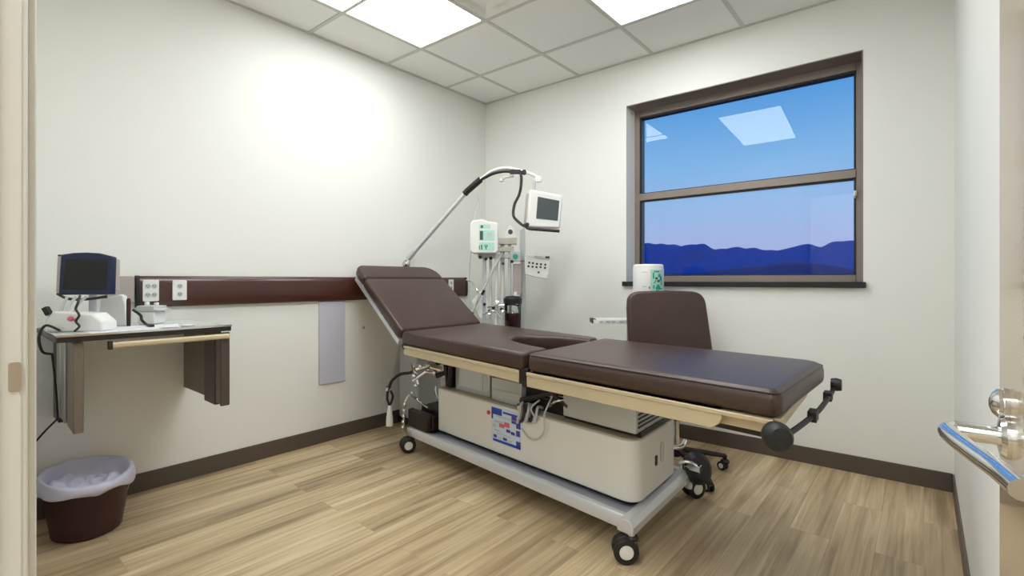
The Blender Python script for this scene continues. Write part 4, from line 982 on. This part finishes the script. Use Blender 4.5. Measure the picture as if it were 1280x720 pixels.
# suction canister
sc_ = EQ @ Vector((U(641, 0)[0], .734, .10))
sn = thing('suction_canister', 'clear canister with dark lid and wine red contents low on the equipment stand', 'canister', tuple(sc_))
bm = B(); lathe(bm, [(0, 0), (.055, 0), (.06, .01), (.063, .20), (.06, .205), (0, .205)], tuple(sc_), (0, 0, 1), 24); obj('jar', bm, 'clear', sn)
bm = B(); lathe(bm, [(0, .005), (.050, .005), (.055, .12), (0, .12)], tuple(sc_), (0, 0, 1), 24); obj('contents', bm, 'wine', sn)
bm = B(); lathe(bm, [(0, .19), (.068, .19), (.07, .225), (.05, .245), (0, .25)], tuple(sc_), (0, 0, 1), 24); obj('lid', bm, 'black', sn)
bm = B(); lathe(bm, [(0, .24), (.014, .24), (.014, .275), (0, .28)], tuple(sc_+RGT*.02), (0, 0, 1), 14); obj('port', bm, 'white', sn)
# hoses on the stand
bm = B(); tube(bm, [U(590, 392, .10), U(600, 372, .10), U(612, 348, .10), U(622, 328, .09), U(628, 318, .06)], .009, 10, sm=True, mi=0)
tube(bm, [U(588, 396, .10), U(592, 389, .10)], .013, 10, mi=1); tube(bm, [U(603, 368, .10), U(606, 362, .10)], .0125, 10, mi=1)
tube(bm, [U(596, 380, .115), U(600, 368, .11), U(596, 360, .1), U(590, 352, .06), U(584, 350, .03)], .006, 8, sm=True, mi=2)
obj('suction_hose', bm, ['lgrey', 'black', 'chrome'], eq, xf=EQ)
bm = B(); tube(bm, [U(594, 232, -.2), U(596, 248, -.2), U(592, 262, -.15), U(590, 280, -.08), U(588, 310, -.05), U(586, 350, -.03), U(588, 395, 0)], .004, 8, sm=True)
bmesh.ops.translate(bm, verts=bm.verts, vec=(0, -.02, 0)); obj('drip_line', bm, 'lgrey', eq, xf=EQ)

# ------------------------------------------------------------------ white floor unit with hose behind the table head
fu_c = at(514, 522, 3.62); fu_c = Vector((-2.955, 2.40, 0))
fu = thing('floor_unit', 'pale grey box unit standing on the floor behind the head of the table', 'medical device', tuple(fu_c))
bm = B(); prism(bm, rrect(-.115, .115, -.14, .10, .025), .06, .60); obj('case', bm, 'lgrey', fu, xf=fx(fu_c.x, fu_c.y, 0, .0), bev=.006)
bm = B(); prism(bm, rrect(-.12, .12, -.15, .11, .02), .02, .06); obj('plinth', bm, 'dark', fu, xf=fx(fu_c.x, fu_c.y, 0, 0))
for sx in (-1, 1):
    for sy in (-1, 1):
        bm = B(); lathe(bm, [(0, 0), (.014, 0), (.014, .02), (0, .02)], (fu_c.x+sx*.09, fu_c.y+sy*.1, .0), (0, 0, 1), 12); obj('foot', bm, 'black', fu)
hs = thing('hose_handset', 'black hose with a white nozzle hanging at the head end of the table', 'hose', tuple(at(487, 533, 3.35)))
def V(u, v, D): return at(u, v, D)
bm = B(); tube(bm, [V(521, 463, 3.2), V(512, 466, 3.2), V(500, 468, 3.2), V(490, 476, 3.2), V(486, 486, 3.2)], .010, 10, sm=True)
tube(bm, [V(486, 484, 3.2), V(484, 496, 3.2), V(487, 506, 3.2), V(491, 496, 3.2), V(488, 488, 3.2)], .008, 10, sm=True); obj('hose', bm, 'black', hs)
bm = B(); lathe(bm, [(0, 0), (.024, 0), (.022, .05), (.012, .13), (0, .14)], tuple(V(487, 532, 3.2)), (0, 0, 1), 16); obj('nozzle', bm, 'white', hs)
bm = B(); lathe(bm, [(0, -.014), (.014, -.012), (.015, .0), (.012, .014), (0, .016)], tuple(V(484, 486, 3.18)), (.4, 0, 1), 14); lathe(bm, [(0, -.01), (.01, 0), (0, .01)], tuple(V(482, 500, 3.18)), (0, 0, 1), 12); obj('collar', bm, 'chrome', hs)
# table head mechanism clutter (part of the table)
bm = B(); bed_loc = ROOTLOC[bed]
for (u0, v0, u1, v1, D, r_) in ((520, 462, 545, 454, 3.05, .012), (516, 476, 536, 462, 3.05, .009), (532, 464, 556, 470, 3.0, .009), (515, 455, 522, 480, 3.08, .011), (538, 458, 552, 462, 2.98, .014)):
    tube(bm, [V(u0, v0, D), V(u1, v1, D)], r_, 8)
for (u_, v_, D, r_) in ((518, 470, 3.05, .018), (526, 458, 3.05, .018), (535, 456, 3.0, .016), (543, 466, 3.0, .018), (520, 482, 3.08, .014), (515, 491, 3.1, .010)):
    lathe(bm, [(0, -r_), (r_*.8, -r_*.6), (r_, 0), (r_*.8, r_*.6), (0, r_)], tuple(V(u_, v_, D)), (.4, .3, 1), 12)
obj('head_joint', bm, 'chrome', bed)
bm = B()
for (u0, v0, u1, v1, D, r_) in ((517, 463, 560, 450, 3.1, .014), (545, 470, 558, 466, 3.0, .016), (556, 452, 560, 482, 2.97, .012), (564, 455, 562, 480, 2.95, .015)):
    tube(bm, [V(u0, v0, D), V(u1, v1, D)], r_, 8)
obj('head_linkage', bm, 'dark', bed)

# ------------------------------------------------------------------ camera + colour
cam = bpy.data.cameras.new('camera'); co = bpy.data.objects.new('camera', cam); COL.objects.link(co)
co.location = (0, 0, CAMH); co.rotation_euler = (PI/2, 0, YAW)
cam.sensor_width = 36; cam.lens = 36*605/1280; cam.shift_y = -10/1280; cam.clip_start = .02; cam.clip_end = 20000
SC.camera = co
SC.view_settings.view_transform = 'Standard'; SC.view_settings.look = 'None'; SC.view_settings.gamma = 1; SC.view_settings.exposure = 0
SC.view_settings.use_curve_mapping = False
